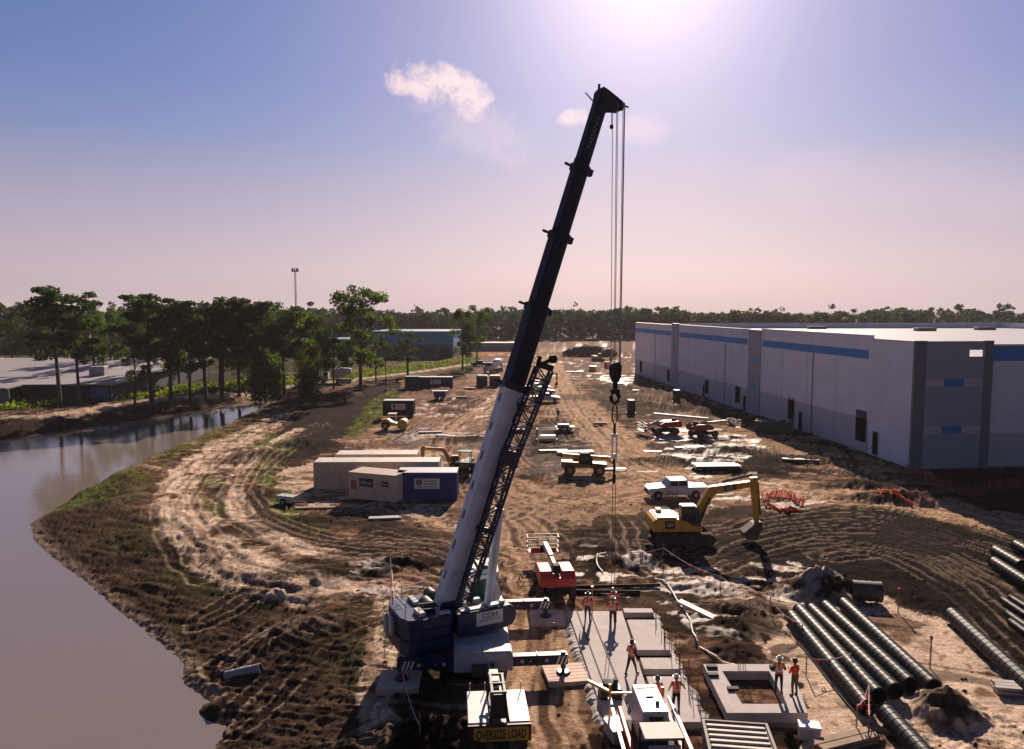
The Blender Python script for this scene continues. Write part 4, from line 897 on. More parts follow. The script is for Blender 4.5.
# stowed lattice jib hung beside the boom
def lattice(a,x0,x1,c0,c1,w0,w1,n,ch=.055,br=.03):
    P=lambda t,i,j:Vector((x0+(x1-x0)*t,(c0[0]+(c1[0]-c0[0])*t)+i*(w0[0]+(w1[0]-w0[0])*t)/2,(c0[1]+(c1[1]-c0[1])*t)+j*(w0[1]+(w1[1]-w0[1])*t)/2))
    for i in (-1,1):
        for j in (-1,1): a.bar(P(0,i,j),P(1,i,j),ch*2)
    for k in range(n):
        t0,t1=k/n,(k+1)/n; s_=1 if k%2 else -1
        for j in (-1,1): a.bar(P(t0,-s_,j),P(t1,s_,j),br*2); a.bar(P(t0,-1,j),P(t0,1,j),br*2)
        for i in (-1,1): a.bar(P(t0,i,-s_),P(t1,i,s_),br*2); a.bar(P(t0,i,-1),P(t0,i,1),br*2)
a=MB(); lattice(a,.5,8.0,(-.92,-.42),(-.92,-.50),(.34,.62),(.40,.75),13); lattice(a,8.4,13.2,(-.92,-.52),(-.88,-.95),(.40,.8),(.36,.9),8)
a.box(8.2,-.92,-.5,.8,.5,.95); a.box(4.3,-.72,-.45,.25,.3,.9); a.box(11.0,-.72,-.5,.2,.3,.6); jb=bb_(a,'jib_lattice',NAVYD)
a=MB(); a.box(13.35,-.88,-.95,.3,.34,.9); a.bar((13.4,-.88,-.7),(13.9,-.88,-1.3),.2); a.cyl((13.85,-1.0,-1.3),(13.85,-.76,-1.3),.22,n=14); a.box(13.6,-.9,-.5,.3,.12,.2); bb_(a,'jib_head',BLACK,jb)
a=MB(); pts_=[BM@Vector((x_,-.62,-.18-.10*(i%2))) for i,x_ in enumerate(np.linspace(.8,11.5,26))]; a.tube(pts_,.03,5); a.build('hose_bundle',BLACK,cr,world=True)
# hoist ropes, block and hook hang plumb under the head
hx=BM@Vector((29.55,0,-.9)); hook_top=14.9
a=MB(); k=R2.to_3d()
offs=[-.32,-.10,-.03,.26,.32,.36]
hx=Vector((atY(618.5,100,42.15).x,42.15,29.3))
for i,o_ in enumerate(offs): a.cyl(hx+k*o_,Vector((hx.x,hx.y,hook_top))+k*(o_*.8),.020,n=6)
a.build('hoist_rope',mat('rope_steel',(.30,.29,.32),.5,.3),cr,world=True)
a=MB(); q=hx+k*-.37; a.cyl(q+Vector((0,0,.4)),q-Vector((0,0,1.2)),.02,n=5); a.ell(q-Vector((0,0,1.3)),(.11,.11,.13)); a.build('overhoist_ball',BLACK,cr,world=True)
hb_=Vector((hx.x,hx.y,hook_top))
a=MB()
for dy_ in (-.22,-.08,.08,.22): a.prism([hb_+k*x_+Vector((0,dy_-.03,z_)) for x_,z_ in ((-.22,.1),(.15,.2),(.34,0),(.31,-.6),(.17,-.95),(-.17,-.95),(-.31,-.6),(-.34,-.1))],(0,.06,0))
a.cyl(hb_+Vector((0,-.3,-.3)),hb_+Vector((0,.3,-.3)),.22,n=14); hk=a.build('hook_block',BOOMD,cr,world=True)
a=MB()
for s_ in (-.08,.16): a.prism([hb_+k*x_+Vector((0,-.256,z_)) for x_,z_ in ((s_-.1,-.15),(s_+.02,-.05),(s_-.05,-.5),(s_-.17,-.6))],(0,.004,0))
a.build('warning_stripe',mat('stripe_orange',(.22,.10,.06),.6),hk,world=True)
a=MB(); z0=hook_top-.95; c0=Vector((hx.x,hx.y,z0)); a.cyl(c0,c0-Vector((0,0,.5)),.14,n=12); a.cyl(c0-k*.26-Vector((0,0,.5)),c0+k*.26-Vector((0,0,.5)),.10,n=10)
for sx in (-1,1): a.tube([c0-Vector((0,0,.45)),c0+k*sx*.12-Vector((0,0,.6)),c0+k*sx*.24-Vector((0,0,.85)),c0+k*sx*.18-Vector((0,0,1.08)),c0+k*sx*.03-Vector((0,0,1.2))],[.13,.14,.13,.11,.08],8)
a.build('hook',BLACK,hk,world=True)
# rigging below the hook: its own thing
rg=thing('lifting_rig','long hanging rig of shackles, white sling sleeve and twin chains under the crane hook','rigging',(hx.x,hx.y,0))
a=MB(); z=z0-1.2
for s_ in (-1,1): a.tube([(0,0,z+.05),(s_*.12,0,z-.3),(s_*.15,0,z-.9),(s_*.04,0,z-1.2)],.045,6)
a.cyl((-.16,0,z-.45),(.16,0,z-.45),.05,n=6); a.box(0,0,z-1.45,.13,.13,.6); a.build('shackle',BLACK,rg)
zs=z-1.75; a=MB(); a.cyl((-.13,0,zs),(-.10,0,zs-1.45),.05,n=8); a.cyl((.13,0,zs),(.10,0,zs-1.45),.05,n=8); a.box(0,0,zs-.1,.34,.12,.2); a.box(0,0,zs-1.3,.3,.12,.3); a.build('sling_sleeve',mat('sleeve_white',(.85,.82,.85),.6,var=.05),rg)
z2=zs-1.5; a=MB(); a.cyl((0,0,z2+.05),(0,0,z2-1.4),.07,n=8); a.box(0,0,z2-1.1,.18,.14,.5); a.build('swivel',BLACK,rg)
a=MB(); a.cyl((-.07,0,z2-1.4),(-.07,0,1.9),.020,n=6); a.cyl((.09,0,z2-1.4),(.09,0,1.9),.020,n=6); a.cyl((0,0,2.0),(0,0,1.55),.06); a.build('chain',mat('chain_steel',(.07,.06,.06),.5),rg)
# timber mats under the jacks
labs=iter(('broad tan timber mat under the near left outrigger jack','broad tan timber mat under the near right outrigger jack','tan timber mat under the far left outrigger jack, mostly behind the counterweight','tan timber mat under the far right outrigger jack'))
for yy_ in (-3.5,3.35):
    for sx in (-1,1):
        p_=wm(cr)@Vector((sx*3.95,yy_,0)); m_=MB()
        for i in range(6): m_.b2(-1.0,1.0,-.95+i*.32,-.95+i*.32+.305,-.12,.2)
        o=m_.build('outrigger_mat',TIMBER,None,.01); o.location=(p_.x+sx*(.1),p_.y,0.01); o.rotation_euler=(0,0,AZ+R((-3,4,2,-4)[(yy_>0)*2+(sx>0)])); tag(o,next(labs),'timber mat','timber mats under the crane jacks')
# ------------------------------------------------------------------ boom dolly with banner
dl=thing('boom_dolly','boom dolly trailer with pale deck plates and yellow OVERSIZE LOAD banner','trailer',(-.62,30.6,0),AZ)
a=MB(); 
for sx in (-1,1): a.b2(sx*.42,sx*1.28,-1.25,1.35,1.12,1.2)
fd=a.build_split('fender',WHITE,dl,.02)
a=MB(); a.b2(-.34,.34,-1.3,1.5,.85,1.1); a.b2(-1.2,1.2,-.6,-.45,.8,1.0); a.b2(-1.2,1.2,.6,.75,.8,1.0); a.build('frame',NAVYD,dl)
a=MB()
for sx in (-1,1):
    a.bar((sx*.34,-1.1,1.12),(sx*.26,-.9,2.3),.09); a.bar((sx*.34,1.2,1.12),(sx*.26,1.0,2.1),.09); a.bar((sx*.26,-.9,2.25),(sx*.26,1.0,2.1),.1); a.bar((sx*.34,-1.1,1.2),(sx*.26,1.0,2.05),.07)
for y_,z_ in ((-.95,1.5),(-.92,1.9),(-.9,2.28),(0,2.2),(1,2.1),(1.1,1.6)): a.bar((-.34,y_,z_),(.34,y_,z_),.09)
a.b2(-.33,.33,-.7,.2,1.55,1.6); a.b2(-.3,.3,-1.0,-.93,1.2,2.2); a.build('boom_saddle',mat('saddle_black',(.015,.02,.03),.5),dl)
a=MB()
for sx in (-1,1):
    for y_ in (-.6,.65):
        a.lathe((sx*.55,y_,.5),(sx*1.22,y_,.5),[(0,.25),(0,.46),(.1,.5),(.45,.5),(.5,.42),(.55,.5),(.9,.5),(1,.46),(1,.25)],18)
        a.build('tyre',BLACK,dl,smooth=True); a=MB()
a.bar((-.25,1.5,1.0),(-.12,4.4,1.1),.1); a.bar((.25,1.5,1.0),(.12,4.4,1.1),.1)
for i in range(6): a.bar((-.22,1.8+i*.35,1.06),(.22,1.95+i*.35,1.06),.06)
a.b2(-.2,.2,2.0,3.1,1.14,1.3); a.build('tongue',mat('tongue_metal',(.5,.42,.36),.5,dirt=.4),dl)
for x_,h_ in ((-1.15,.45),(-.5,.45),(1.1,.45)): MB().bar((x_,1.2,1.2),(x_+.02,1.2,1.2+h_),.04).build('marker_post',WHITE,dl)
MB().b2(-1.3,1.3,-1.42,-1.3,.45,1.16).build('rear_bumper',mat('maroon_paint',(.07,.012,.012),.5),dl,.01)
bn=MB().b2(-1.05,1.18,-1.455,-1.423,.50,1.08).build('banner',YSIGN,dl)
text('OVERSIZE LOAD',2.05,.40,INK,bn,(.065,-1.456,.79),(1,0,0),(0,0,1),off=.025)
# ------------------------------------------------------------------ concrete work
def footing(): 
    f=thing('concrete_slab','stepped fresh concrete foundation slab with forming lines where the crew stands','slab',(0,0,0))
    P=[(568,611),(622,611),(658,722),(606,722)]; g=[G(a_,b_,.3) for a_,b_ in P]
    MB().prism([(v.x,v.y,-.2) for v in g],(0,0,.5)).build('walkway',CONC,f,.02)
    xl=lambda py:624+(py-611)/111*38; xr=lambda py:653+(py-611)/111*50
    for k_,(y0,y1) in enumerate(((608,612.5),(619.5,650),(657.5,669),(676,722))):
        q=[G(xl(y1),y1,.3),G(xr(y1),y1,.3),G(xr(y0),y0,.3),G(xl(y0),y0,.3)]
        MB().prism([(v.x,v.y,-.2) for v in q],(0,0,.496)).build('bay',CONC,f,.02)
    q=[G(xl(720),720,.3),G(xr(720),720,.3),G(xr(610),610,.3),G(xl(610),610,.3)]
    MB().prism([(v.x,v.y,-.25) for v in q],(0,0,.2)).build('slot_floor',CONC,f)
    R0,R1=G(653,611,.3),G(703,722,.3)
    a=MB()
    for a0,a1 in (((577,611),(618,722)),((590,611),(634,722))): p_,q_=G(*a0,.3),G(*a1,.3); a.bar(p_+Vector((0,0,.02)),q_+Vector((0,0,.02)),.06,.05)
    for a0,a1 in (((570,660),(592,659)),((608,665),(640,664))): pass
    a.build('forming_strip',mat('strip_dark',(.10,.08,.07),.8),f)
    a=MB()
    for i in range(26):
        t=.1+.85*i/25; p_=R0.lerp(R1,t)+Vector((rnd.uniform(.0,.5)-.15,rnd.uniform(-.2,.2),0)); a.cyl((p_.x,p_.y,.1),(p_.x+rnd.uniform(-.05,.05),p_.y,rnd.uniform(.9,1.3)),.018,n=5)
    a.build('rebar',mat('rusty_bar',(.12,.06,.04),.8),f)
    a=MB()
    for A0,A1,sg in ((R0,R1,1),(g[0],g[3],-1)):
        n=90; top=[];bot=[];inn=[]
        for i in range(n+1):
            p_=A0.lerp(A1,i/n); w_=.12+.55*float(fbm(np.array([i*.16+sg*7]),np.array([3.3]),4,70)[0])+rnd.uniform(-.05,.05)
            inn.append(a.bm.verts.new((p_.x-sg*.05,p_.y,.22))); top.append(a.bm.verts.new((p_.x+sg*w_*.6,p_.y+rnd.uniform(-.03,.03),rnd.uniform(.10,.19)))); bot.append(a.bm.verts.new((p_.x+sg*w_*1.25,p_.y+rnd.uniform(-.05,.05),-.08)))
        for i in range(n): a.bm.faces.new((inn[i],top[i],top[i+1],inn[i+1])); a.bm.faces.new((top[i],bot[i],bot[i+1],top[i+1]))
    a.build('spilled_concrete',CONC,f)
footing()
f=thing('footing_ring','square open concrete footing ring with dirt inside, beside the pipes','footing',(0,0,0))
O=[G(a_,b_,.45) for a_,b_ in ((703,664),(790,664),(808,713),(727,713))]; I=[G(a_,b_,.45) for a_,b_ in ((722,671),(769,671),(787,704),(742,704))]
for i,nm in enumerate(('far','right','near','left')):
    j=(i+1)%4; q=[O[i],O[j],I[j],I[i]]
    MB().prism([(v.x,v.y,-.2) for v in q[::-1]],(0,0,.65+.004*i)).build('ring_wall',CONC,f)
a=MB()
for px,py in ((712,668),(775,668),(713,676),(733,690)): p_=G(px,py,.45); a.box(p_.x,p_.y,.52,.5,.25,.12)
a.build('blockout',BLACK,f)
a=MB()
for px,py in ((738,668),(740,668),(743,668),(745,667)): p_=G(px,py,.45); a.cyl((p_.x,p_.y,.3),(p_.x+.03,p_.y,1.2),.02,n=5)
a.build('rebar',mat('rusty_bar',(.12,.06,.04),.8),f)
# corrugated box container nearest the camera
p_=G(703,719,2.4); p2=G(765,721,2.4)
k_=(p2-p_); ct=thing('ribbed_container','grey steel container with a ribbed roof at the bottom edge, below the footing ring','container',(p_.x,p_.y,0),math.atan2(k_.y,k_.x)-R(4))
Wc=k_.length; a=MB(); a.b2(0,Wc,-6,0,.1,2.3); a.build('body',mat('container_grey',(.22,.19,.18),.7,dirt=.4),ct)
a=MB()
for i in range(17): a.b2(.08,Wc-.08,-.3-i*.34-.09,-.3-i*.34+.09,2.302,2.38)
a.build('roof_rib',mat('rib_metal',(.46,.40,.38),.6,dirt=.5,scale=3),ct,.03)
a=MB()
for x_ in (0,Wc): a.b2(x_-.05,x_+.05,-6,0,2.303,2.41)
a.b2(0.051,Wc-.051,-.08,.0,2.303,2.41); a.build('top_rail',mat('container_grey',(.22,.19,.18),.7,dirt=.4),ct)
a=MB()
for i in range(16): a.b2(-.06,-.002,-.4-i*.35-.1,-.4-i*.35+.08,.2,2.25)
a.build('side_rib',mat('container_grey',(.22,.19,.18),.7,dirt=.4),ct,.02)
# white housed machine with red side beams
A_=G(632,684,2.3); B_=G(656,684,2.3); C_=G(643,712,2.3); ax=(C_-A_).normalized()
mc=thing('drill_machine','white housed tracked machine with red side beams and grey canopy below the slab','machine',((A_.x+B_.x)/2,A_.y,0),math.atan2(-ax.x*-1,-ax.y)*-1 if False else math.atan2(ax.x,-ax.y))
L_=(C_-A_).length
a=MB(); a.b2(-.52,.52,-L_,0,.7,2.3); hs_=a.build('engine_house',WHITE,mc,.04)
a=MB(); a.b2(-.4,.4,-.35,-.12,2.302,2.33); a.b2(-.15,.15,-1.1,-1.05,2.302,2.35); a.cyl((.2,-1.6,2.3),(.2,-1.6,2.45),.08); a.build('roof_vent',DGREY,hs_); MB().b2(-.25,.3,-L_-.02,-L_-.001,1.5,2.1).build('grille',DGREY,hs_)
a=MB(); a.b2(-.75,.75,-L_-1.5,-L_-.35,2.0,2.1); cn=a.build('canopy',mat('canopy_grey',(.30,.25,.24),.6,dirt=.3),mc,.02)
a=MB()
for x_ in (-.7,.7):
    for y_ in (-L_-1.45,-L_-.4): a.bar((x_,y_,.8),(x_,y_,2.0),.08)
a.b2(-.65,.65,-L_-1.3,-L_-.2,.6,1.25); a.b2(-.2,.2,-L_-1.0,-L_-.5,1.25,1.6); a.build('cab_frame',BLACK,mc)
a=MB(); a.b2(-.6,.6,-L_-1.55,-L_-1.5,1.5,1.85); a.build('front_panel',WHITE,mc)
for sx in (-1,1): a=MB(); a.bar((sx*.98,.35,1.1),(sx*.98,-3.9,.75),.16,.32); a.build('side_beam',RED,mc,.02)
for sx in (-1,1): a=MB(); a.bar((sx*1.3,.9,1.2),(sx*1.32,-3.6,.9),.14); a.build('support_tube',WHITE,mc)
for sx in (-1,1):
    a=MB(); a.side([(-4.2,.35),(-4.0,.1),(.2,.1),(.5,.35),(.2,.62),(-4.0,.62)],-.22,.22); a.bm.transform(Matrix.Rotation(R(90),4,'Z')); a.bm.transform(Matrix.Translation((sx*.75,0,0)))
    a.build('track',MUDDY,mc)
a=MB(); a.b2(-.7,.7,-3.8,0.1,.4,.69); a.build('frame',BLACK,mc)
a=MB(); a.bar((-1.3,.8,1.5),(.0,.8,1.5),.07); a.bar((-1.3,.8,.1),(-1.3,.8,1.9),.09); a.bar((.9,.5,.1),(.9,.5,1.9),.09); a.bar((-1.3,.8,1.55),(-2.1,1.9,1.5),.12); a.build('post',YELL,mc)
# generator, bag and bits left of the machine
o=thing('small_compressor','small dark engine driven compressor left of the white machine','compressor',G(610,702).xyz,AZ); a=MB(); a.b2(-.5,.5,-.35,.35,.25,.75); a.build('body',DGREY,o,.04); a=MB(); a.b2(-.3,.1,-.25,.2,.752,1.0); a.cyl((.25,0,.75),(.25,0,1.1),.12); a.build('engine',BLACK,o); a=MB(); [a.cyl((x_,-.4,.2),(x_,.4,.2),.2,n=12) for x_ in (-.35,.35)]; a.build('wheel',BLACK,o)
o=thing('tool_box','pale lidded job box lying on dirt left of the red side beam','box',G(617,737).xyz,R(15)); MB().b2(-.4,.4,-.55,.55,0,.5).build('body',WHITE,o,.03); MB().b2(-.42,.42,-.57,.57,.505,.6).build('lid',WHITE,o,.02)
o=thing('storage_chest','white lidded chest on sand at the bottom right of the footing ring','box',G(809,738).xyz,R(-12)); MB().b2(-.42,.42,-.3,.3,0,.5).build('body',WHITE,o,.04); MB().b2(-.45,.45,-.33,.33,.505,.62).build('lid',mat('clean_white',(.82,.82,.82),.4),o,.03)
# ------------------------------------------------------------------ pipes
PIPE=mat('black_plastic_pipe',(.016,.016,.022),.46,var=.25,spec=.10,dirt=.35,dirtcol=(.06,.045,.035),scale=.8)
def pipe(name,p,q,r,label,group,inner=True,pitch=.42,m=None):
    L_=(q-p).length; o=thing(name,label,'pipe',(p.x,p.y,p.z),0,group); q=q-p; p=Vector((0,0,0)); n=max(3,int(L_/pitch)); prof=[(0,r*.90),(0,r*1.03),(.06/L_*1.5,r*1.03)]
    for i in range(n):
        t0=(i+.2)/n;t1=(i+.85)/n; prof+=[(t0,r*.965),(t0+.02/n,r),(t1,r),(t1+.02/n,r*.965)]
    prof+=[(1-.06/L_,r*1.03),(1,r*1.03),(1,r*.90)]
    prof=sorted(prof,key=lambda t:t[0]); MB().lathe(p,q,prof,22).build('shell',m or PIPE,o)
    MB().lathe(p,q,[(0,r*.9),(1,r*.9)],20).build('bore',BLACK,o); return o
gp='large pipes laid side by side on the sand'
pp=[((791,615),(868,707),'outermost left pipe of the five lying side by side on the sand'),((799,609),(879,695),'second pipe from the left of the five lying side by side'),((811,608),(896,690),'middle pipe of the five lying side by side on the sand'),((825,605),(911,684),'second pipe from the right of the five lying side by side'),((843,602),(934,686),'outermost right pipe of the five, set slightly apart and longest')]
for a_,b_,lb in pp:
    P=G(*a_,.45);Q=G(*b_,.45); pipe('drain_pipe',P+Vector((0,0,-.06)),Q+Vector((0,0,-.06)),.385,lb,gp)
pipe('drain_pipe',G(885,712,.45),G(958,792,.45),.42,'single black pipe cut by the bottom edge below the row of five',None)
pipe('drain_pipe',G(951,614,.45),G(1052,706,.45),.43,'long single black pipe lying alone on the sand edge at far right',None)
gq='large pipes stacked at the right edge'
pipe('drain_pipe',G(994,562,.4),G(1055,601,.4),.42,'nearest of the large black pipes at the right edge above the thin pipes',gq)
pipe('drain_pipe',G(996,551,.4),G(1022,566,.4),.42,'short middle pipe among the large black pipes at the right edge',gq)
pipe('drain_pipe',G(1016,545,.4),G(1072,575,.4),.42,'farthest of the large black pipes at the right edge',gq)
gs='thin pipes bundled at the right edge'
for a_,b_,lb in (((1003,600),(1045,628),'upper left thin pipe of the bundle at the right edge'),((1011,598),(1050,622),'farthest thin pipe of the bundle at the right edge'),((1008,614),(1048,642),'third thin pipe of the bundle at the right edge'),((1011,622),(1050,650),'nearest thin pipe of the bundle at the right edge'),((1021,612),(1055,634),'short thin pipe tucked in the bundle at the right edge')):
    pipe('thin_pipe',G(*a_,.2),G(*b_,.2),.22,lb,gs,pitch=.8)
pipe('culvert_pipe',G(851,590,.6),G(881,592,.6),.62,'short wide dark pipe piece beside the spoil heap behind the pipe row',None,m=mat('dark_concrete_pipe',(.05,.045,.055),.5))
pp_=height(np.array([G(234,677,-.3).x]),np.array([G(234,677,-.3).y]))[0]
def onG2(px,py):
    z_=-.5
    for _ in range(6): z_=hz(G(px,py,z_).xy)
    return G(px,py,z_)+Vector((0,0,.12))
pipe('culvert_pipe',onG2(226,678),onG2(261,670),.26,'small grey culvert pipe sticking out of the muddy pond bank',None,m=mat('grey_culvert',(.30,.28,.32),.5))
for a_,b_,z_,lb in (((572,587),(660,585),.12,'upper long thin black pipe lying behind the slab'),((570,591),(640,592),.12,'lower long thin black pipe lying behind the slab')):
    pipe('slim_pipe',G(*a_,z_),G(*b_,z_),.11,lb,None,pitch=2,m=BLACK)
# hoses
def hose(pts,r,label,m,z=.08,name='hose'):
    P=smoothline([tuple(G(a_,b_).xy) for a_,b_ in pts],6); Z=height(np.array([p_[0] for p_ in P]),np.array([p_[1] for p_ in P]))
    tag(MB().tube([(p_[0],p_[1],max(z_,0)+z) for p_,z_ in zip(P,Z)],r,6).build(name,m),label,name.split('_')[-1])
hose([(655,580),(668,587),(678,603),(688,620),(694,640),(706,655),(722,664),(738,668)],.05,'pale hose curving from the black pipes down to the footing ring',CREAMW)
hose([(603,573),(597,565),(598,556),(606,554)],.05,'short curled pale hose on dark mud behind the slab',CREAMW)
hose([(795,640),(812,660),(835,690),(880,745)],.03,'thin dark cable running beside the outermost left pipe',BLACK,name='cable')
# ------------------------------------------------------------------ vehicles and plant
def wheel(par,x,y,z,r,w,rimm=WHITE,tm=BLACK):
    t=MB(); t.lathe((x,y-w/2,z),(x,y+w/2,z),[(0,r*.5),(0,r*.9),(.12,r),(.88,r),(1,r*.9),(1,r*.5)],18); o=t.build('wheel',tm,par,smooth=True); MB().lathe((x,y-w*.42,z),(x,y+w*.42,z),[(0,.01),(0,r*.55),(1,r*.55),(1,.01)],12).build('rim',rimm,o); return o
def onG(px,py): p=G(px,py); return Vector((p.x,p.y,max(-.1,min(.3,hz(p)))))
def pickup(loc,rz,label,body=WHITE,group=None):      # nose to +x
    o=thing('pickup_truck',label,'pickup truck',loc,rz,group)
    a=MB(); a.side([(-2.9,.55),(-2.9,1.15),(-.9,1.18),(-.9,1.2),(1.3,1.22),(2.75,1.08),(2.9,.9),(2.9,.5),(2.45,.45),(2.3,.75),(1.95,.88),(1.6,.75),(1.45,.42),(-1.2,.42),(-1.35,.75),(-1.7,.88),(-2.05,.75),(-2.2,.45)],-.98,.98); a.build('body',body,o,.05)
    a=MB(); a.side([(-1.0,1.2),(1.35,1.22),(.75,1.82),(-.85,1.86)],-.86,.86); a.build('cab',body,o,.06)
    a=MB(); a.b2(-.8,-.02,-.875,.875,1.3,1.72); a.b2(.06,.78,-.872,.872,1.3,1.68); a.prism([(1.24,-.75,1.3),(1.24,.75,1.3),(.8,.72,1.76),(.8,-.72,1.76)],(.04,0,.02)); a.build('window',GLASS,o)
    a=MB(); a.b2(-2.8,-1.1,-.85,.85,1.152,1.19); a.build('bed_floor',DGREY,o); a=MB(); a.b2(2.88,2.96,-.9,.9,.5,.75); a.b2(2.86,2.92,-.6,.6,.76,1.0); a.build('grille',DGREY,o)
    for sy in (-1,1): MB().box(2.88,sy*.78,.9,.06,.3,.18).build('headlight',CREAM,o)
    for x_ in (-1.7,1.95):
        for sy in (-1,1): wheel(o,x_,sy*.86,.4,.4,.26)
    return o
def excavator(loc,rz,label,paint,scale=1,joints=((.9,1.9),(2.4,4.35),(5.9,4.75),(6.05,1.55),(5.6,.35)),up=0.0,logo=False,group=None):
    o=thing('excavator',label,'excavator',loc,rz,group,scale)
    for sy in (-1,1):
        a=MB(); a.side([(-2.35,.45),(-2.15,.12),(-1.9,.0),(1.9,.0),(2.15,.12),(2.35,.45),(2.1,.82),(1.8,.92),(-1.8,.92),(-2.1,.82)],sy*1.25-.28,sy*1.25+.28); t=a.build('track',MUDDY,o,.03)
        a=MB(); [a.cyl((x_,sy*1.25-.3,.3 if abs(x_)<1.8 else .46),(x_,sy*1.25+.3,.3 if abs(x_)<1.8 else .46),.3 if abs(x_)>1.8 else .17,n=12) for x_ in (-1.95,-1.2,-.6,0,.6,1.2,1.95)]; a.build('roller',DGREY,t)
        a=MB(); [a.b2(-1.9+i*.22,-1.9+i*.22+.14,sy*1.25-.3,sy*1.25+.3,.92,.97) for i in range(18)]; a.build('track_pad',MUDDY,t)
    a=MB(); a.b2(-1,1,-.98,.98,.4,.85); a.cyl((0,0,.85),(0,0,1.06),.75,n=20); a.build('undercarriage',DGREY,o)
    a=MB(); a.side([(-2.5,1.1),(1.3,1.1),(1.3,1.5),(.55,1.6),(.1,1.9),(-.3,2.05),(-2.25,2.1),(-2.55,1.9)],-1.35,1.35); bd=a.build('body',paint,o,.06)
    a=MB(); a.b2(-2.2,-.6,-1.2,1.2,2.11,2.2); a.b2(-1.9,-1.5,.3,.9,2.2,2.45); a.build('engine_hood',mat('hood_cream',(.66,.52,.36),.5,dirt=.3),o,.03)
    a=MB(); a.side([(-.35,1.5),(1.15,1.5),(1.25,2.2),(.85,3.0),(-.35,3.0)],-1.3,-.35); cbn=a.build('cab',mat('cab_frame_dark',(.03,.03,.03),.4),o,.04)
    a=MB(); a.b2(-.2,.75,-1.32,-1.302,1.95,2.85); a.b2(-.25,.7,-1.2,-.45,3.005,3.04); a.prism([(1.27,-1.2,2.2),(1.27,-.45,2.2),(.87,-.45,2.95),(.87,-1.2,2.95)],(.02,0,.01)); a.build('window',GLASS,cbn); MB().b2(-.3,.8,-1.25,-.4,3.045,3.1).build('roof_cap',mat('hood_cream',(.66,.52,.36),.5,dirt=.3),cbn)
    if logo:
        for x_ in (-1.15,): MB().b2(x_-.45,x_+.3,-1.372,-1.352,1.35,1.95).build('sign_panel',INK,o); text('CAT',.5,.28,CREAM,o,(x_-.07,-1.374,1.65),(1,0,0),(0,0,1),off=.02)
    # boom in two bends
    A,B,C,D,E=[Vector((x_,.0,z_)) for x_,z_ in joints]
    def arm(p,q,h0,h1,w_,name,m):
        d=(q-p).normalized(); n_=Vector((-d.z,0,d.x)); a=MB(); a.prism([p-n_*h0+Vector((0,-w_/2,0)),q-n_*h1+Vector((0,-w_/2,0)),q+n_*h1+Vector((0,-w_/2,0)),p+n_*h0+Vector((0,-w_/2,0))],(0,w_,0)); return a.build(name,m,o,.02)
    arm(A,B+(B-A).normalized()*.1,.28,.36,.5,'boom',paint); ab=arm(B-(C-B).normalized()*.1,C,.345,.2,.46,'boom',paint); arm(C+Vector((0,0,.45)),D,.30,.16,.36,'stick',paint)
    if logo:
        d=(C-B).normalized(); p_=B.lerp(C,.42); u_=Vector((-d.z,0,d.x)); MB().prism([p_-d*.45-u_*.18+Vector((0,-.232,0)),p_+d*.45-u_*.18+Vector((0,-.232,0)),p_+d*.45+u_*.18+Vector((0,-.232,0)),p_-d*.45+u_*.18+Vector((0,-.232,0))],(0,-.008,0)).build('sign_panel',INK,o); text('CAT',.55,.24,CREAM,o,p_+Vector((0,-.242,0)),d,u_,off=.02)
    a=MB(); m1=B.lerp(A,.1)
    for sy in (-.33,.33): a.cyl((1.3,sy,1.4),(B.x-.2,sy,B.z-.5),.09,n=8)
    a.cyl(B.lerp(C,.25)+Vector((0,0,.5)),C+Vector((-.1,0,.65)),.09,n=8); a.cyl(C+Vector((.35,0,.1)),D+Vector((.3,0,.5)),.08,n=8); a.build_split('hydraulic_ram',DGREY,o)
    a=MB(); a.side([(D.x+.25,D.z+.1),(D.x+.35,D.z-.5),(E.x+.5,E.z-.25),(E.x-.35,E.z-.2),(E.x-.55,E.z+.25),(D.x-.3,D.z-.1)],-.55,.55); a.build('bucket',mat('worn_bucket',(.10,.07,.05),.7,dirt=.5),o,.03)
    return o
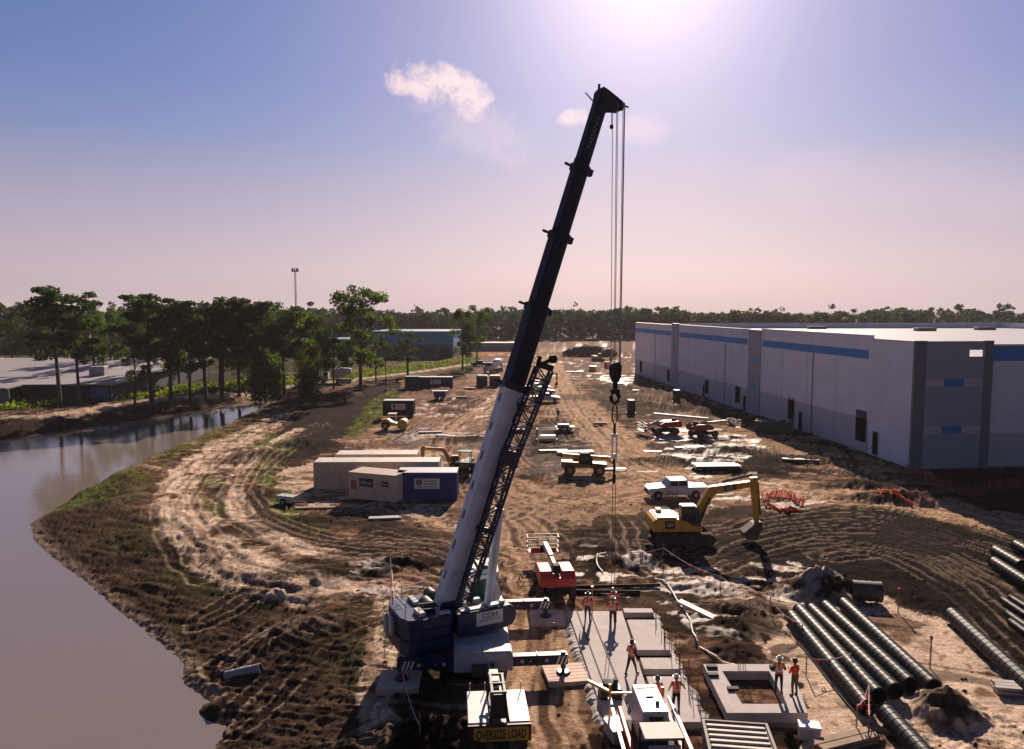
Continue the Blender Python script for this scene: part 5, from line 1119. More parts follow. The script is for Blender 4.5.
def boomlift(loc,rz,label,paint,group=None,boom=7.0,rise=0.0):   # counterweight at -x, boom to +x
    o=thing('boom_lift',label,'boom lift',loc,rz,group)
    for x_ in (-1.3,1.3):
        for sy in (-1,1): wheel(o,x_,sy*1.0,.5,.5,.36,DGREY,MUDDY)
    MB().b2(-1.5,1.5,-.75,.75,.4,.85).build('chassis',BLACK,o,.03)
    MB().cyl((0,0,.85),(0,0,1.1),.5,n=16).build('turntable',DGREY,o)
    a=MB(); a.side([(-2.1,1.15),(1.0,1.12),(1.1,1.5),(.2,1.9),(-1.7,2.0),(-2.15,1.75)],-1.1,-.28); a.side([(-2.1,1.15),(1.0,1.12),(1.1,1.5),(.2,1.9),(-1.7,2.0),(-2.15,1.75)],.28,1.1); a.b2(-2.2,-1.3,-1.12,1.12,1.12,1.7); a.build('counterweight_hood',paint,o,.06)
    e=Vector((boom-1.2,0,1.7+rise)); a=MB(); a.bar((-1.5,0,2.0),e,.24,.3); a.bar((1.0,0,1.95),e+Vector((-.3,0,.02)),.32,.38); bo=a.build('boom',mat('lift_boom',(.50,.42,.40),.5,dirt=.3),o,.02)
    MB().box(-1.3,0,2.05,.6,.46,.5).build('pivot',BLACK,o,.03)
    a=MB(); a.bar(e,e+Vector((.55,0,-.55)),.18); a.box(e.x+.6,0,e.z-.55,.3,.5,.5); a.build('jib_link',BLACK,o)
    bx_=e+Vector((.75,0,-.9)); a=MB(); a.b2(bx_.x,bx_.x+.8,-1.1,1.1,bx_.z,bx_.z+.06)
    for z_ in (.35,.7,1.1):
        for p_,q_ in (((0,-1.1),(.8,-1.1)),((0,1.1),(.8,1.1)),((0,-1.1),(0,1.1)),((.8,-1.1),(.8,1.1))): a.bar((bx_.x+p_[0],p_[1],bx_.z+z_),(bx_.x+q_[0],q_[1],bx_.z+z_),.05)
    for x_ in (0,.8):
        for y_ in (-1.1,-.37,.37,1.1): a.bar((bx_.x+x_,y_,bx_.z),(bx_.x+x_,y_,bx_.z+1.12),.05)
    a.build('basket',mat('basket_metal',(.26,.18,.14),.5,dirt=.3),o); MB().b2(bx_.x-.04,bx_.x-.01,-.9,.9,bx_.z+.0,bx_.z+.35).build('toe_plate',paint,o)
    return o
def telehandler(loc,rz,label):
    o=thing('telehandler',label,'telehandler',loc,rz)
    for x_ in (-1.6,1.6):
        for sy in (-1,1): wheel(o,x_,sy*1.0,.62,.62,.42,mat('rim_tan',(.4,.3,.2),.6),MUDDY)
    a=MB(); a.side([(-2.5,.8),(2.4,.8),(2.5,1.2),(.6,1.35),(-2.5,1.5)],-.7,.7); a.build('chassis',YELD,o,.04)
    a=MB(); a.side([(-.6,1.3),(.9,1.2),(.85,2.0),(.5,2.5),(-.5,2.5)],-1.05,-.25); cb2=a.build('cab',BLACK,o,.04); MB().b2(-.4,.5,-1.07,-1.053,1.6,2.35).build('window',GLASS,cb2)
    a=MB(); a.b2(-1.2,.9,.3,1.05,1.25,1.75); a.build('engine_cover',YELD,o,.04)
    a=MB(); a.bar((-2.4,0,2.1),(2.9,0,1.75),.36,.42); a.bar((2.3,0,1.8),(3.3,0,1.2),.3,.3); a.build('boom',YELL,o,.03)
    a=MB(); a.b2(3.3,3.4,-.7,.7,.5,1.3); a.b2(3.4,4.5,-.45,-.33,.5,.56); a.b2(3.4,4.5,.33,.45,.5,.56); a.build('fork',mat('fork_light',(.5,.48,.46),.5),o)
    return o
def mixer(loc,rz,label,group):
    o=thing('mixer_truck',label,'mixer truck',loc,rz,group)
    a=MB(); a.b2(-4,4.2,-.45,.45,.8,1.05); a.build('chassis',BLACK,o)
    a=MB(); a.side([(2.0,.8),(2.0,2.9),(3.0,2.9),(3.35,1.95),(4.4,1.8),(4.5,.7),(2.0,.7)],-1.1,1.1); a.build('cab',WHITE,o,.06); a=MB(); a.b2(2.3,3.0,-1.12,1.12,2.0,2.7); a.prism([(3.36,-.95,2.0),(3.36,.95,2.0),(3.06,.95,2.8),(3.06,-.95,2.8)],(.03,0,0)); a.build('window',GLASS,o)
    a=MB(); a.lathe((1.7,0,2.0),(-3.6,0,3.1),[(0,.3),(.05,.8),(.35,1.25),(.6,1.25),(.95,.7),(1,.5),(1,.02)],20); a.build('drum',mat('drum_white',(.72,.74,.80),.45,dirt=.15),o,smooth=True)
    a=MB(); a.bar((-3.3,-.7,1.0),(-3.4,-.6,2.9),.12); a.bar((-3.3,.7,1.0),(-3.4,.6,2.9),.12); a.bar((-3.9,0,2.7),(-4.3,0,1.3),.4,.15); a.build('chute',DGREY,o)
    for x_ in (-2.9,-1.6,-.3,3.3):
        for sy in (-1,1): wheel(o,x_,sy*.95,.52,.52,.34)
    return o
def container(loc,rz,L_,body,label,sign=None,h=2.6,w_=2.44,group=None,signm=CREAM,inkm=INK,top=None,sx=.5,sw=2.2,name='shipping_container',fr=None):
    o=thing(name,label,'container',loc,rz,group)     # front long face at y=0 towards the viewer
    MB().b2(0.1,L_-.1,.11,w_-.11,.12,h-.1).build('body',body,o)
    a=MB(); n=int(L_/.28)
    for i in range(n): x_=.14+(L_-.28)*(i+.5)/n; a.box(x_,.07,h/2,.14,.10,h-.3); a.box(x_,w_-.07,h/2,.14,.10,h-.3)
    for i in range(8): y_=.2+(w_-.4)*(i+.5)/8; a.box(.06,y_,h/2,.10,.14,h-.3); a.box(L_-.06,y_,h/2,.10,.14,h-.3)
    a.build('wall_rib',body,o,.02)
    a=MB()
    for x_ in (0,L_):
        for y_ in (0,w_): a.b2(x_-.08 if x_ else -.02,x_+.02 if x_ else .1,y_-.1 if y_ else -.02,y_+.02 if y_ else .1,0,h)
    for y_ in (.04,w_-.04): a.b2(.11,L_-.09,y_-.05,y_+.05,.0,.16); a.b2(.11,L_-.09,y_-.05,y_+.05,h-.13,h-.01)
    a.build('frame',fr or body,o)
    MB().b2(.0,L_,.0,w_,h+.002,h+.05).build('roof',top or mat('container_roof',(.55,.48,.42),.6,dirt=.25,scale=.7),o,.01)
    if sign:
        x_=L_*sx; sg=MB().b2(x_-sw/2,x_+sw/2,-.045,.018,h*.42,h*.80).build('sign_panel',signm,o)
        if len(sign)==1: text(sign[0],sw*.8,h*.11,inkm,sg,(x_,-.048,h*.61),(1,0,0),(0,0,1),off=.01)
        else:
            dx_=sw*.14
            MB().cyl((x_-sw*.3,-.05,h*.66),(x_-sw*.3,-.046,h*.66),sw*.12,n=20).build('round_emblem',inkm,sg); MB().b2(x_-sw*.33,x_-sw*.29,-.054,-.051,h*.60,h*.72).build('emblem_bar',signm,sg)
            text(sign[0],sw*.48,h*.085,inkm,sg,(x_+dx_,-.048,h*.715),(1,0,0),(0,0,1),off=.01); text(sign[1],sw*.5,h*.085,inkm,sg,(x_+dx_,-.048,h*.61),(1,0,0),(0,0,1),off=.01); text(sign[2],sw*.88,h*.06,inkm,sg,(x_,-.048,h*.49),(1,0,0),(0,0,1))
    return o
# site offices and containers
c=G(314,489); container((c.x,c.y,0),AZ*.2,12.6,BEIGE,'long beige steel container with small blue sign behind the small tan office',('mobile mini',),signm=NAVY,inkm=CREAM,sx=.47,sw=1.9,h=2.7)
c=G(338,478); container((c.x,c.y-1.0,0),AZ*.2,8.6,BEIGE,'second beige container just behind the long one, only its roof edge showing',None,h=2.7)
c=G(397,500); container((c.x,c.y,0),0,5.7,mat('bright_navy',(.008,.04,.26),.45,dirt=.1),'navy blue container with white rental sign at the right end of the beige one',('United','Rentals','1-800-UR-RENTS'),top=ROOFM,sx=.5,sw=2.4,h=2.6)
# tan office
c=G(349,499); ofc=thing('site_office','small tan portable office container set at an angle in front of the long container','office',(c.x,c.y,0),R(-20))
Lo,Wo,Ho=5.0,2.44,2.6
MB().b2(0,Lo,0,Wo,.1,Ho-.05).build('body',BEIGE,ofc); a=MB()
for i in range(17): x_=.2+i*.285; a.box(x_,-.02,1.3,.13,.038,2.2)
for i in range(8): y_=.2+i*.29; a.box(-.02,y_,1.3,.038,.13,2.2); a.box(Lo+.02,y_,1.3,.038,.13,2.2)
a.build('wall_rib',BEIGE,ofc,.015); MB().b2(-.05,Lo+.05,-.05,Wo+.05,Ho-.045,Ho+.05).build('roof',mat('office_roof',(.36,.27,.21),.7,dirt=.3),ofc,.02)
MB().b2(.25,.85,-.06,-.042,1.0,1.9).build('door',mat('rust_panel',(.25,.12,.07),.7),ofc)
s_=MB().b2(1.2,2.7,-.065,-.042,1.35,2.15).build('sign_panel',NAVY,ofc); text('mobile mini',1.25,.24,CREAM,s_,(1.95,-.068,1.75),(1,0,0),(0,0,1)); s_=MB().b2(3.6,4.3,-.065,-.042,1.5,2.0).build('sign_panel',NAVY,ofc); text('mini',.5,.2,CREAM,s_,(3.95,-.068,1.75),(1,0,0),(0,0,1))
c=G(383,416); container((c.x,c.y,0),0,5.2,mat('black_steel',(.014,.018,.03),.5),'black container with pale sign behind the yellow roller, beside the green strip',('United','Rentals','1-800-UR-RENTS'),top=ROOFM,sw=2.3,h=2.6)
c=G(405,388.5); container((c.x,c.y,0),0,3.4,NAVYD,'short dark blue container at the left end of the far dark blue row',None,h=2.7,top=mat('dull_blue_top',(.15,.17,.24),.6))
c=G(419,389); container((c.x,c.y,0),0,7.6,mat('deep_blue_steel',(.012,.02,.06),.5),'far dark blue container with pale lit roof and small sign',('United','Rentals','1-800-UR-RENTS'),top=ROOFM,sw=2.4,h=2.7)
# roller
p=onG(394,428); ro=thing('soil_compactor','yellow drum roller parked in front of the black container','roller',p,0)
a=MB(); a.cyl((1.4,-1.0,.75),(1.4,1.0,.75),.78,n=22); a.build('drum',mat('tan_drum',(.50,.30,.08),.6,dirt=.3),ro,smooth=True); a=MB(); a.side([(-1.9,.6),(-1.9,1.5),(-.9,1.6),(-.2,1.1),(.6,.9),(.6,.6)],-.7,.7); a.build('body',YELL,ro,.05); a=MB(); a.b2(.4,2.3,-1.12,-1.02,.6,.9); a.b2(.4,2.3,1.02,1.12,.6,.9); a.b2(.3,.5,-1.1,1.1,.6,.9); a.build('drum_yoke',YELL,ro)
a=MB(); [a.bar((x_,y_,1.1),(x_,y_,2.3),.07) for x_ in (-.7,.3) for y_ in (-.6,.6)]; a.b2(-.85,.45,-.7,.7,2.3,2.38); a.build('canopy',mat('hood_cream',(.66,.52,.36),.5),ro)
for sy in (-1,1): wheel(ro,-1.2,sy*.85,.6,.6,.4,YELL)
# big digger and neighbours
e=G(681,541); excavator((e.x,e.y,.02),R(2),'yellow excavator with lowered bucket on dark mud, right of the hanging chains',YELL,1.0,joints=((.9,1.7),(2.3,4.0),(5.6,4.55),(5.9,1.5),(5.3,.45)),logo=True)
pickup(onG(676,497)+Vector((0,0,0)),math.pi+R(3),'white crew cab pickup parked behind the yellow excavator',mat('truck_white',(.74,.75,.80),.35,dirt=.12))
boomlift(onG(554,597)+Vector((0,.8,0)),R(90)+AZ,'red boom lift seen from behind on the track between crane and excavator',RED,boom=5.6,rise=.1)
telehandler(onG(584,474),R(-2),'dull yellow telehandler with pale forks parked left of the hanging chain')
LB=boomlift(onG(665,434),math.pi+R(8),'dark red boom lift nearer the hanging chain, under a long pale boom',mat('dull_red',(.30,.02,.015),.5,dirt=.3),boom=3.5,rise=-.2)
boomlift(onG(703,437),R(25),'low red boom lift with open basket beside the spoil near the warehouse',mat('dull_red',(.30,.02,.015),.5,dirt=.3),boom=5.6,rise=.3)
a=MB(); a.bar(atY(654,414,109),atY(708,419,106),.34,.34); a.build('upper_boom',mat('tube_white',(.60,.54,.50),.5),LB,world=True)
for px,py,lb in ((631,413,'dark portable toilet nearer the hanging chain, standing beside the haul road'),(676.5,403,'dark portable toilet nearer the big warehouse wall')):
    p=onG(px,py); o=thing('portable_toilet',lb,'portable toilet',p,R(8),'dark portable toilets beside the haul road'); MB().b2(-.6,.6,-.6,.6,.1,2.15).build('body',mat('toilet_dark',(.03,.045,.045),.6),o,.04); a=MB(); a.side([(-.64,2.16),(.64,2.16),(.5,2.36),(-.5,2.36)],-.64,.64); a.build('roof',mat('toilet_roof',(.45,.45,.45),.5),o,.03); MB().b2(-.42,.42,-.63,-.603,.2,2.0).build('door',mat('toilet_door',(.02,.035,.035),.5),o); MB().b2(-.7,.7,-.7,.7,0,.098).build('skid',DGREY,o)
for i,(px,lb) in enumerate(((482,'black portable cabin with white roof, left of the pair by the boom'),(495,'black portable cabin with white roof, right of the pair by the boom'))):
    p=onG(px,386); o=thing('portable_cabin',lb,'cabin',p,0,'black portable cabins with white roofs'); MB().b2(-1.3,1.3,-1,1,0,2.1).build('body',mat('black_steel',(.014,.018,.03),.5),o,.03); a=MB(); a.side([(-1.45,2.11),(1.45,2.11),(1.1,2.55),(-1.1,2.55)],-1.1,1.1); a.build('roof',ROOFM,o,.03); MB().b2(-.9,-.2,-1.03,-1.002,.1,1.8).build('door',mat('toilet_door',(.02,.035,.035),.5),o)
# dumpster
p=onG(774,433); o=thing('dumpster','dark teal open roll off dumpster full of pale scrap by the warehouse wall','dumpster',p,R(-25))
T_=mat('teal_steel',(.02,.055,.075),.6,dirt=.2); a=MB(); a.b2(-2.6,2.6,-1.1,-1.02,.25,1.7); a.b2(-2.6,2.6,1.02,1.1,.25,1.7); a.b2(-2.6,-2.52,-1.02,1.02,.25,1.7); a.b2(2.52,2.6,-1.02,1.02,.25,1.7); a.b2(-2.52,2.52,-1.02,1.02,.25,.35); a.build('body',T_,o); a=MB(); [a.b2(x_-.06,x_+.06,-1.18,-1.102,.3,1.68) for x_ in np.linspace(-2.4,2.4,9)]; a.b2(-2.7,2.7,-1.2,-1.101,1.7,1.82); a.b2(-2.7,2.7,1.101,1.2,1.7,1.82); a.build('rib',T_,o)
a=MB(); [a.box(rnd.uniform(-2.3,2.3),rnd.uniform(-.8,.8),rnd.uniform(1.2,1.85),rnd.uniform(.4,1.2),rnd.uniform(.1,.5),.08,Euler((rnd.uniform(-.5,.5),rnd.uniform(-.5,.5),rnd.uniform(0,3))).to_matrix()) for _ in range(26)]; a.build('scrap',mat('scrap_pale',(.45,.42,.42),.7,var=.4),o); a=MB(); a.b2(-2.4,2.4,-.9,.9,.4,1.25); a.build('load',BLACK,o)
# mixers
mixer(onG(337,383),math.pi+R(4),'white mixer truck parked on the dirt road in front of the dense trees','mixer trucks on the dirt road'); mixer(onG(494,372),math.pi+R(60),'white mixer truck heading in beside the crane boom','mixer trucks on the dirt road')
# pickups by the boom
gpk='pickups parked beside the haul road'
for px,py,rz,lb in ((545,402,R(-3),'white pickup nearest the camera in the cluster right of the crane boom'),(541,396,R(2),'white pickup in the middle of the cluster right of the crane boom'),(538,391,R(0),'white pickup farthest back in the cluster right of the crane boom')):
    pickup(onG(px,py),rz,lb,WHITE,gpk)
pickup(onG(480,366),R(170),'dark pickup on the dirt road just left of the mixer at the boom',NAVYD)
excavator(onG(541,386),R(0),'small orange excavator with folded arm behind the white pickups',mat('orange_paint',(.40,.15,.03),.5,dirt=.3),.62)
excavator(onG(457,474),R(-170),'small yellow excavator behind the navy container, left of the boom',mat('orange_paint',(.40,.15,.03),.5,dirt=.3),.62)
excavator(onG(598,361),R(20),'distant yellow excavator working on the brush heap near the far trees',YELD,.9,group=None)
p=onG(467,474); o=thing('green_tractor','dark green tractor between navy container and crane boom','tractor',p,R(80)); GR=mat('tractor_green',(.02,.09,.04),.4); a=MB(); a.b2(-.2,1.8,-.4,.4,.9,1.5); a.build('hood',GR,o,.05); a=MB(); a.b2(-1.2,-.25,-.65,.65,1.0,1.5); [a.bar((x_,y_,1.5),(x_,y_,2.6),.08) for x_ in (-1.1,-.3) for y_ in (-.6,.6)]; a.b2(-1.25,-.15,-.7,.7,2.6,2.7); a.build('cab',GR,o); [wheel(o,-.8,s*.9,.75,.75,.4) for s in (-1,1)]; [wheel(o,1.3,s*.75,.5,.5,.28) for s in (-1,1)]
# blue tanker skid
p=onG(440,399); o=thing('blue_tank_trailer','small blue tank trailer with pale fenders below the far dark containers','trailer',p,0); a=MB(); a.b2(-1.2,1.2,-.8,.8,.6,1.7); a.build('tank',mat('bright_navy',(.012,.035,.16),.45,dirt=.1),o,.15); a=MB(); a.b2(-1.6,1.6,-.9,.9,1.72,1.82); a.build('lid',ROOFM,o,.02); [wheel(o,x_,s*.9,.4,.4,.25) for x_ in (-.6,.5) for s in (-1,1)]; a=MB(); a.bar((1.2,0,.6),(2.4,0,.5),.1); a.build('tongue',DGREY,o)
# small skid and crate by the pond side
p=onG(287,503); o=thing('light_tower_skid','small white skid unit on sand near the green weeds','skid unit',p,R(-20)); MB().b2(-.9,.9,-.5,.5,.2,.8).build('body',WHITE,o,.04); a=MB(); a.bar((.9,-.4,.3),(2.2,0,.3),.08); a.bar((.9,.4,.3),(2.2,0,.3),.08); a.build('tongue',DGREY,o); [wheel(o,0,s*.6,.3,.3,.2) for s in (-1,1)]
# timber stacks and scrap
def stack(px,py,rz,l,w_,n,label,m=WOOD,name='timber_stack'):
    p=onG(px,py); o=thing(name,label,'stack',p,rz); 
    for j in range(n):
        a=MB(); k=max(2,int(w_/.3)); [a.b2(-l/2+rnd.uniform(-.1,.1),l/2+rnd.uniform(-.1,.1),-w_/2+i*w_/k,-w_/2+(i+.85)*w_/k,.05+j*.2,.05+j*.2+.14) for i in range(k)]; a.build('board_layer',m,o)
stack(1011,692,R(-10),1.6,.9,2,'pale concrete block pallet beside the lone pipe at right',CONC,'block_pallet')
stack(575,404+50,R(5),4.5,1.4,2,'stack of pale sheets lying just behind the telehandler',ROOFM,'sheet_stack')
stack(553,452,R(5),3.6,.8,1,'flat dark steel beams lying left of the pale sheets',DGREY,'steel_beams')
stack(318,508,R(5),4,.5,1,'dark timbers on sand in front of the beige container')
stack(385,519,R(8),2.6,.7,1,'pale flat boards at the foot of the tan office',ROOFM)
stack(716,470,R(2),5,2,2,'dark flat stack on mud behind the white pickup',DGREY,'steel_stack')
stack(845,746,R(20),3,.8,2,'dark sticks and rods lying near the bottom right of the storage chest',WOOD,'rod_pile')
stack(700,618,R(-60),3.5,.5,1,'pale board lying on mud right of the slab and hose',CREAMW)
for i,(px,py,rz,l,w_,n,m,lb) in enumerate((
 (690,448,10,4,1.0,1,ROOFM,'pale sheet lying on mud below the two red lifts'),(655,452,-8,3,.8,1,DGREY,'dark beam lying in mud left of the pale mud sheet'),(600,425,4,2.2,1.0,2,WOOD,'low board stack right of the small flat trailer'),
 (520,432,0,2.4,1.0,2,DGREY,'dark low stack beside the jib on the gravel'),(430,432,8,3.4,.8,1,ROOFM,'pale planks scattered on gravel right of the yellow roller'),(446,436,-20,3,1.0,1,ROOFM,'pale crumpled sheets just left of the white boom'),
 (462,398,5,2.4,1.1,2,WOOD,'timber pile right of the small blue tank trailer'),(470,389,-10,2.6,1.2,2,mat('rust_tank',(.30,.10,.06),.7),'rusty scrap stack left of the black portable cabins'),(505,455,12,3,.7,1,WOOD,'dark timbers on the ground right of the boom'),
 (735,448,6,5,.9,1,WOOD,'long weathered planks on mud left of the dumpster'),(800,462,-10,4,.8,1,ROOFM,'pale boards on the spoil between dumpster and haul road'),(640,392,0,3.2,1.0,1,ROOFM,'pale flat sheets beside the haul road near the warehouse end'),
 (575,372,3,5,1.4,1,ROOFM,'pale flat sheets on the ground before the distant brush heap'),(655,372,0,2,1.2,3,DGREY,'small dark stack at the far end of the warehouse wall'),(615,470,3,2.4,.7,1,ROOFM,'pale plank lying at the foot of the telehandler forks'))):
    stack(px,py,R(rz),l,w_,n,lb,m,('plank_stack','sheet_stack','scrap_stack')[i%3])
# framed skid rack left of telehandler
p=onG(547,440); o=thing('steel_rack','open steel frame rack with a pale tray on grey gravel','rack',p,R(3)); a=MB(); [a.bar((x_,y_,0),(x_,y_,1.6),.09) for x_ in (-1.4,1.4) for y_ in (-.7,.7)]; [a.bar((-1.4,y_,z_),(1.4,y_,z_),.08) for y_ in (-.7,.7) for z_ in (.1,1.55)]; [a.bar((x_,-.7,z_),(x_,.7,z_),.08) for x_ in (-1.4,1.4) for z_ in (.1,1.55)]; a.build('frame',DGREY,o); MB().b2(-.9,1.2,-.6,.6,.5,.65).build('tray',ROOFM,o)
p=onG(565,432); o=thing('flat_trailer','small dark flat trailer with a pale load on grey gravel','trailer',p,R(5)); MB().b2(-1.4,1.4,-.7,.7,.5,.65).build('deck',DGREY,o); MB().b2(-1.1,.6,-.5,.5,.66,1.0).build('load',ROOFM,o,.04); [wheel(o,x_,s*.75,.35,.35,.2) for x_ in (-.5,.5) for s in (-1,1)]
# brush heap
cs=[]; b=G(590,356)
P=rs.normal(size=(2600,3)); P/=np.linalg.norm(P,axis=1)[:,None]; P*=(rs.rand(2600)**.4)[:,None]; P=P*np.array((11,5,3.2)); P[:,2]=np.abs(P[:,2]); P+=np.array((b.x,b.y,.5))
o=bpy.data.objects.new('brush_heap',quadmesh('brush_heap',leaves(P,.5,rs),mat('dry_brush',(.13,.08,.055),.9,var=.4,scale=.4))); COL.objects.link(o); tag(o,'heap of cleared brown brush at the far end of the haul road','brush heap')
for px,py,lb,m in ((593,371,'small yellow barrel at the bend of the haul road',YELL),(607,368,'rusty red tank standing near the hook block at the road bend',mat('rust_tank',(.30,.10,.06),.7))):
    p=onG(px,py); o=thing('storage_drum',lb,'drum',p,0); MB().cyl((0,0,0),(0,0,2.0 if px>600 else 1.5),1.2 if px<600 else .9,n=18).build('shell',m,o); a=MB(); [a.cyl((0,0,z_),(0,0,z_+.08),1.24 if px<600 else .94,n=18) for z_ in (.3,.9,1.3)]; a.build('hoop',m,o)
# orange safety netting
NETD=mat('shaded_net',(.28,.04,.03),.8)  # orange netting with the warehouse shade put into its colour
def net(pts,h,label,m=ORANGE,sag=.3,heap=False):
    P=[G(a_,b_) for a_,b_ in pts]; o=thing('safety_net',label,'netting',(P[0].x,P[0].y,0)); b0=Vector((P[0].x,P[0].y,0)); a=MB(); r=random.Random(len(label))
    tot=0
    for p,q in zip(P,P[1:]):
        n=max(3,int((q-p).length/(.2 if heap else .35))); prev=None
        for i in range(n+1):
            c=p.lerp(q,i/n); zz_=hz(c); hh=h*((.75+.25*math.sin(i*.7)+r.uniform(-.12,.12)) if heap else r.uniform(.8,1.0)); off=Vector((0,r.uniform(-.3,.3) if heap else r.uniform(-.06,.06),0)); c=Vector((c.x,c.y,zz_))-b0
            cur=[c+off*(k/3)+Vector((r.uniform(-.04,.04),0,hh*k/6)) for k in range(7)]
            for k in range(6): a.bar(cur[k],cur[k+1],.04 if heap else .022)
            if prev:
                for k in range(7): a.bar(prev[k],cur[k],.05 if heap else .04)
            prev=cur
    a.build('mesh',m,o); a=MB()
    for p in P: a.bar(Vector((p.x,p.y,hz(p)-.2))-b0,Vector((p.x,p.y,hz(p)+h+.1))-b0,.05)
    a.build_split('stake',WOOD,o)
net([(762,500),(776,496),(790,498),(803,505)],.8,'bright orange safety net crumpled on sand right of the excavator bucket',heap=True); net([(765,508),(785,512),(800,511)],.4,'low orange net lying in front of the crumpled one by the bucket',heap=True)
net([(876,497),(893,500),(912,506)],.45,'short orange net strip beside the haul road near the warehouse corner',heap=True)
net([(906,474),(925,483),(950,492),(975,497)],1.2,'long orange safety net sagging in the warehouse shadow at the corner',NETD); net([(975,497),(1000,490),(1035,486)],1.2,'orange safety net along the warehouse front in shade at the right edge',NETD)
net([(470,351),(495,350),(522,349)],1.1,'distant orange fence netting across the field left of the boom')
net([(655,499),(668,500),(678,502)],.9,'torn orange and white netting heaped in front of the white pickup',mat('pale_net',(.6,.35,.25),.7),heap=True)
# flagged barrier lines
def barrier(pts,label,h=.9,rope=mat('barrier_rope',(.65,.50,.48),.7)):
    P=[Vector((G(a_,b_).x,G(a_,b_).y,0)) for a_,b_ in pts]; o=thing('barrier_line',label,'barrier',P[0]); b0=P[0]; a=MB(); f=MB(); s=MB(); r=random.Random(3)
    for p in P: z_=hz(p); s.cyl(p-b0+Vector((0,0,z_-.2)),p-b0+Vector((0,0,z_+h+.1)),.03,n=6)
    for p,q in zip(P,P[1:]):
        n=max(4,int((q-p).length/1.0)); Q=[p.lerp(q,i/n)-b0+Vector((0,0,h-.25*math.sin(math.pi*i/n)+.1)) for i in range(n+1)]; a.tube(Q,.018,5)
        for v in Q[1:-1]:
            if r.random()<.7: f.prism([v,v+Vector((.11,0,-.01)),v+Vector((.07,.02,-.32))],(0,.012,0)); f.prism([v+Vector((-.12,0,0)),v+Vector((-.02,0,0)),v+Vector((-.06,.03,-.26))],(0,.012,0))
    a.build('rope',rope,o); f.build_split('flag',mat('pink_flag',(.62,.06,.09),.6),o); s.build_split('stake',WOOD,o)
barrier([(392,585),(397,640),(404,700),(420,749)],'line of pink flags on stakes left of the crane running to the bottom edge'); barrier([(570,565),(620,563),(663,560),(720,590),(770,615),(802,640)],'flagged rope line from the red boom lift across the mud towards the pipes',.8); barrier([(400,560),(440,556),(470,560)],'short flagged rope line behind the crane counterweight')
barrier([(806,676),(850,673)],'red tipped barrier line running from the standing men to the pipe row',.9)
barrier([(868,745),(868,712),(856,735)],'orange marker stake and line at the near end of the left pipes',1.2)
# survey lath and post
for px,py,h_,lb in ((592,621,1.9,'thin dark post with red top beside the leftmost worker'),(930,668,1.5,'thin stake standing on sand right of the pipe row'),(898,612,1.3,'thin stake on sand beyond the outermost right pipe'),(391,600,3.0,'tall striped pole standing left of the crane counterweight')):
    p=onG(px,py); o=thing('marker_stake',lb,'stake',p); MB().cyl((0,0,-.2),(0,0,h_),.035,n=6).build('rod',WOOD if px!=391 else CREAM,o); MB().cyl((0,0,h_),(0,0,h_+.18),.07,n=8).build('tip',RED,o)
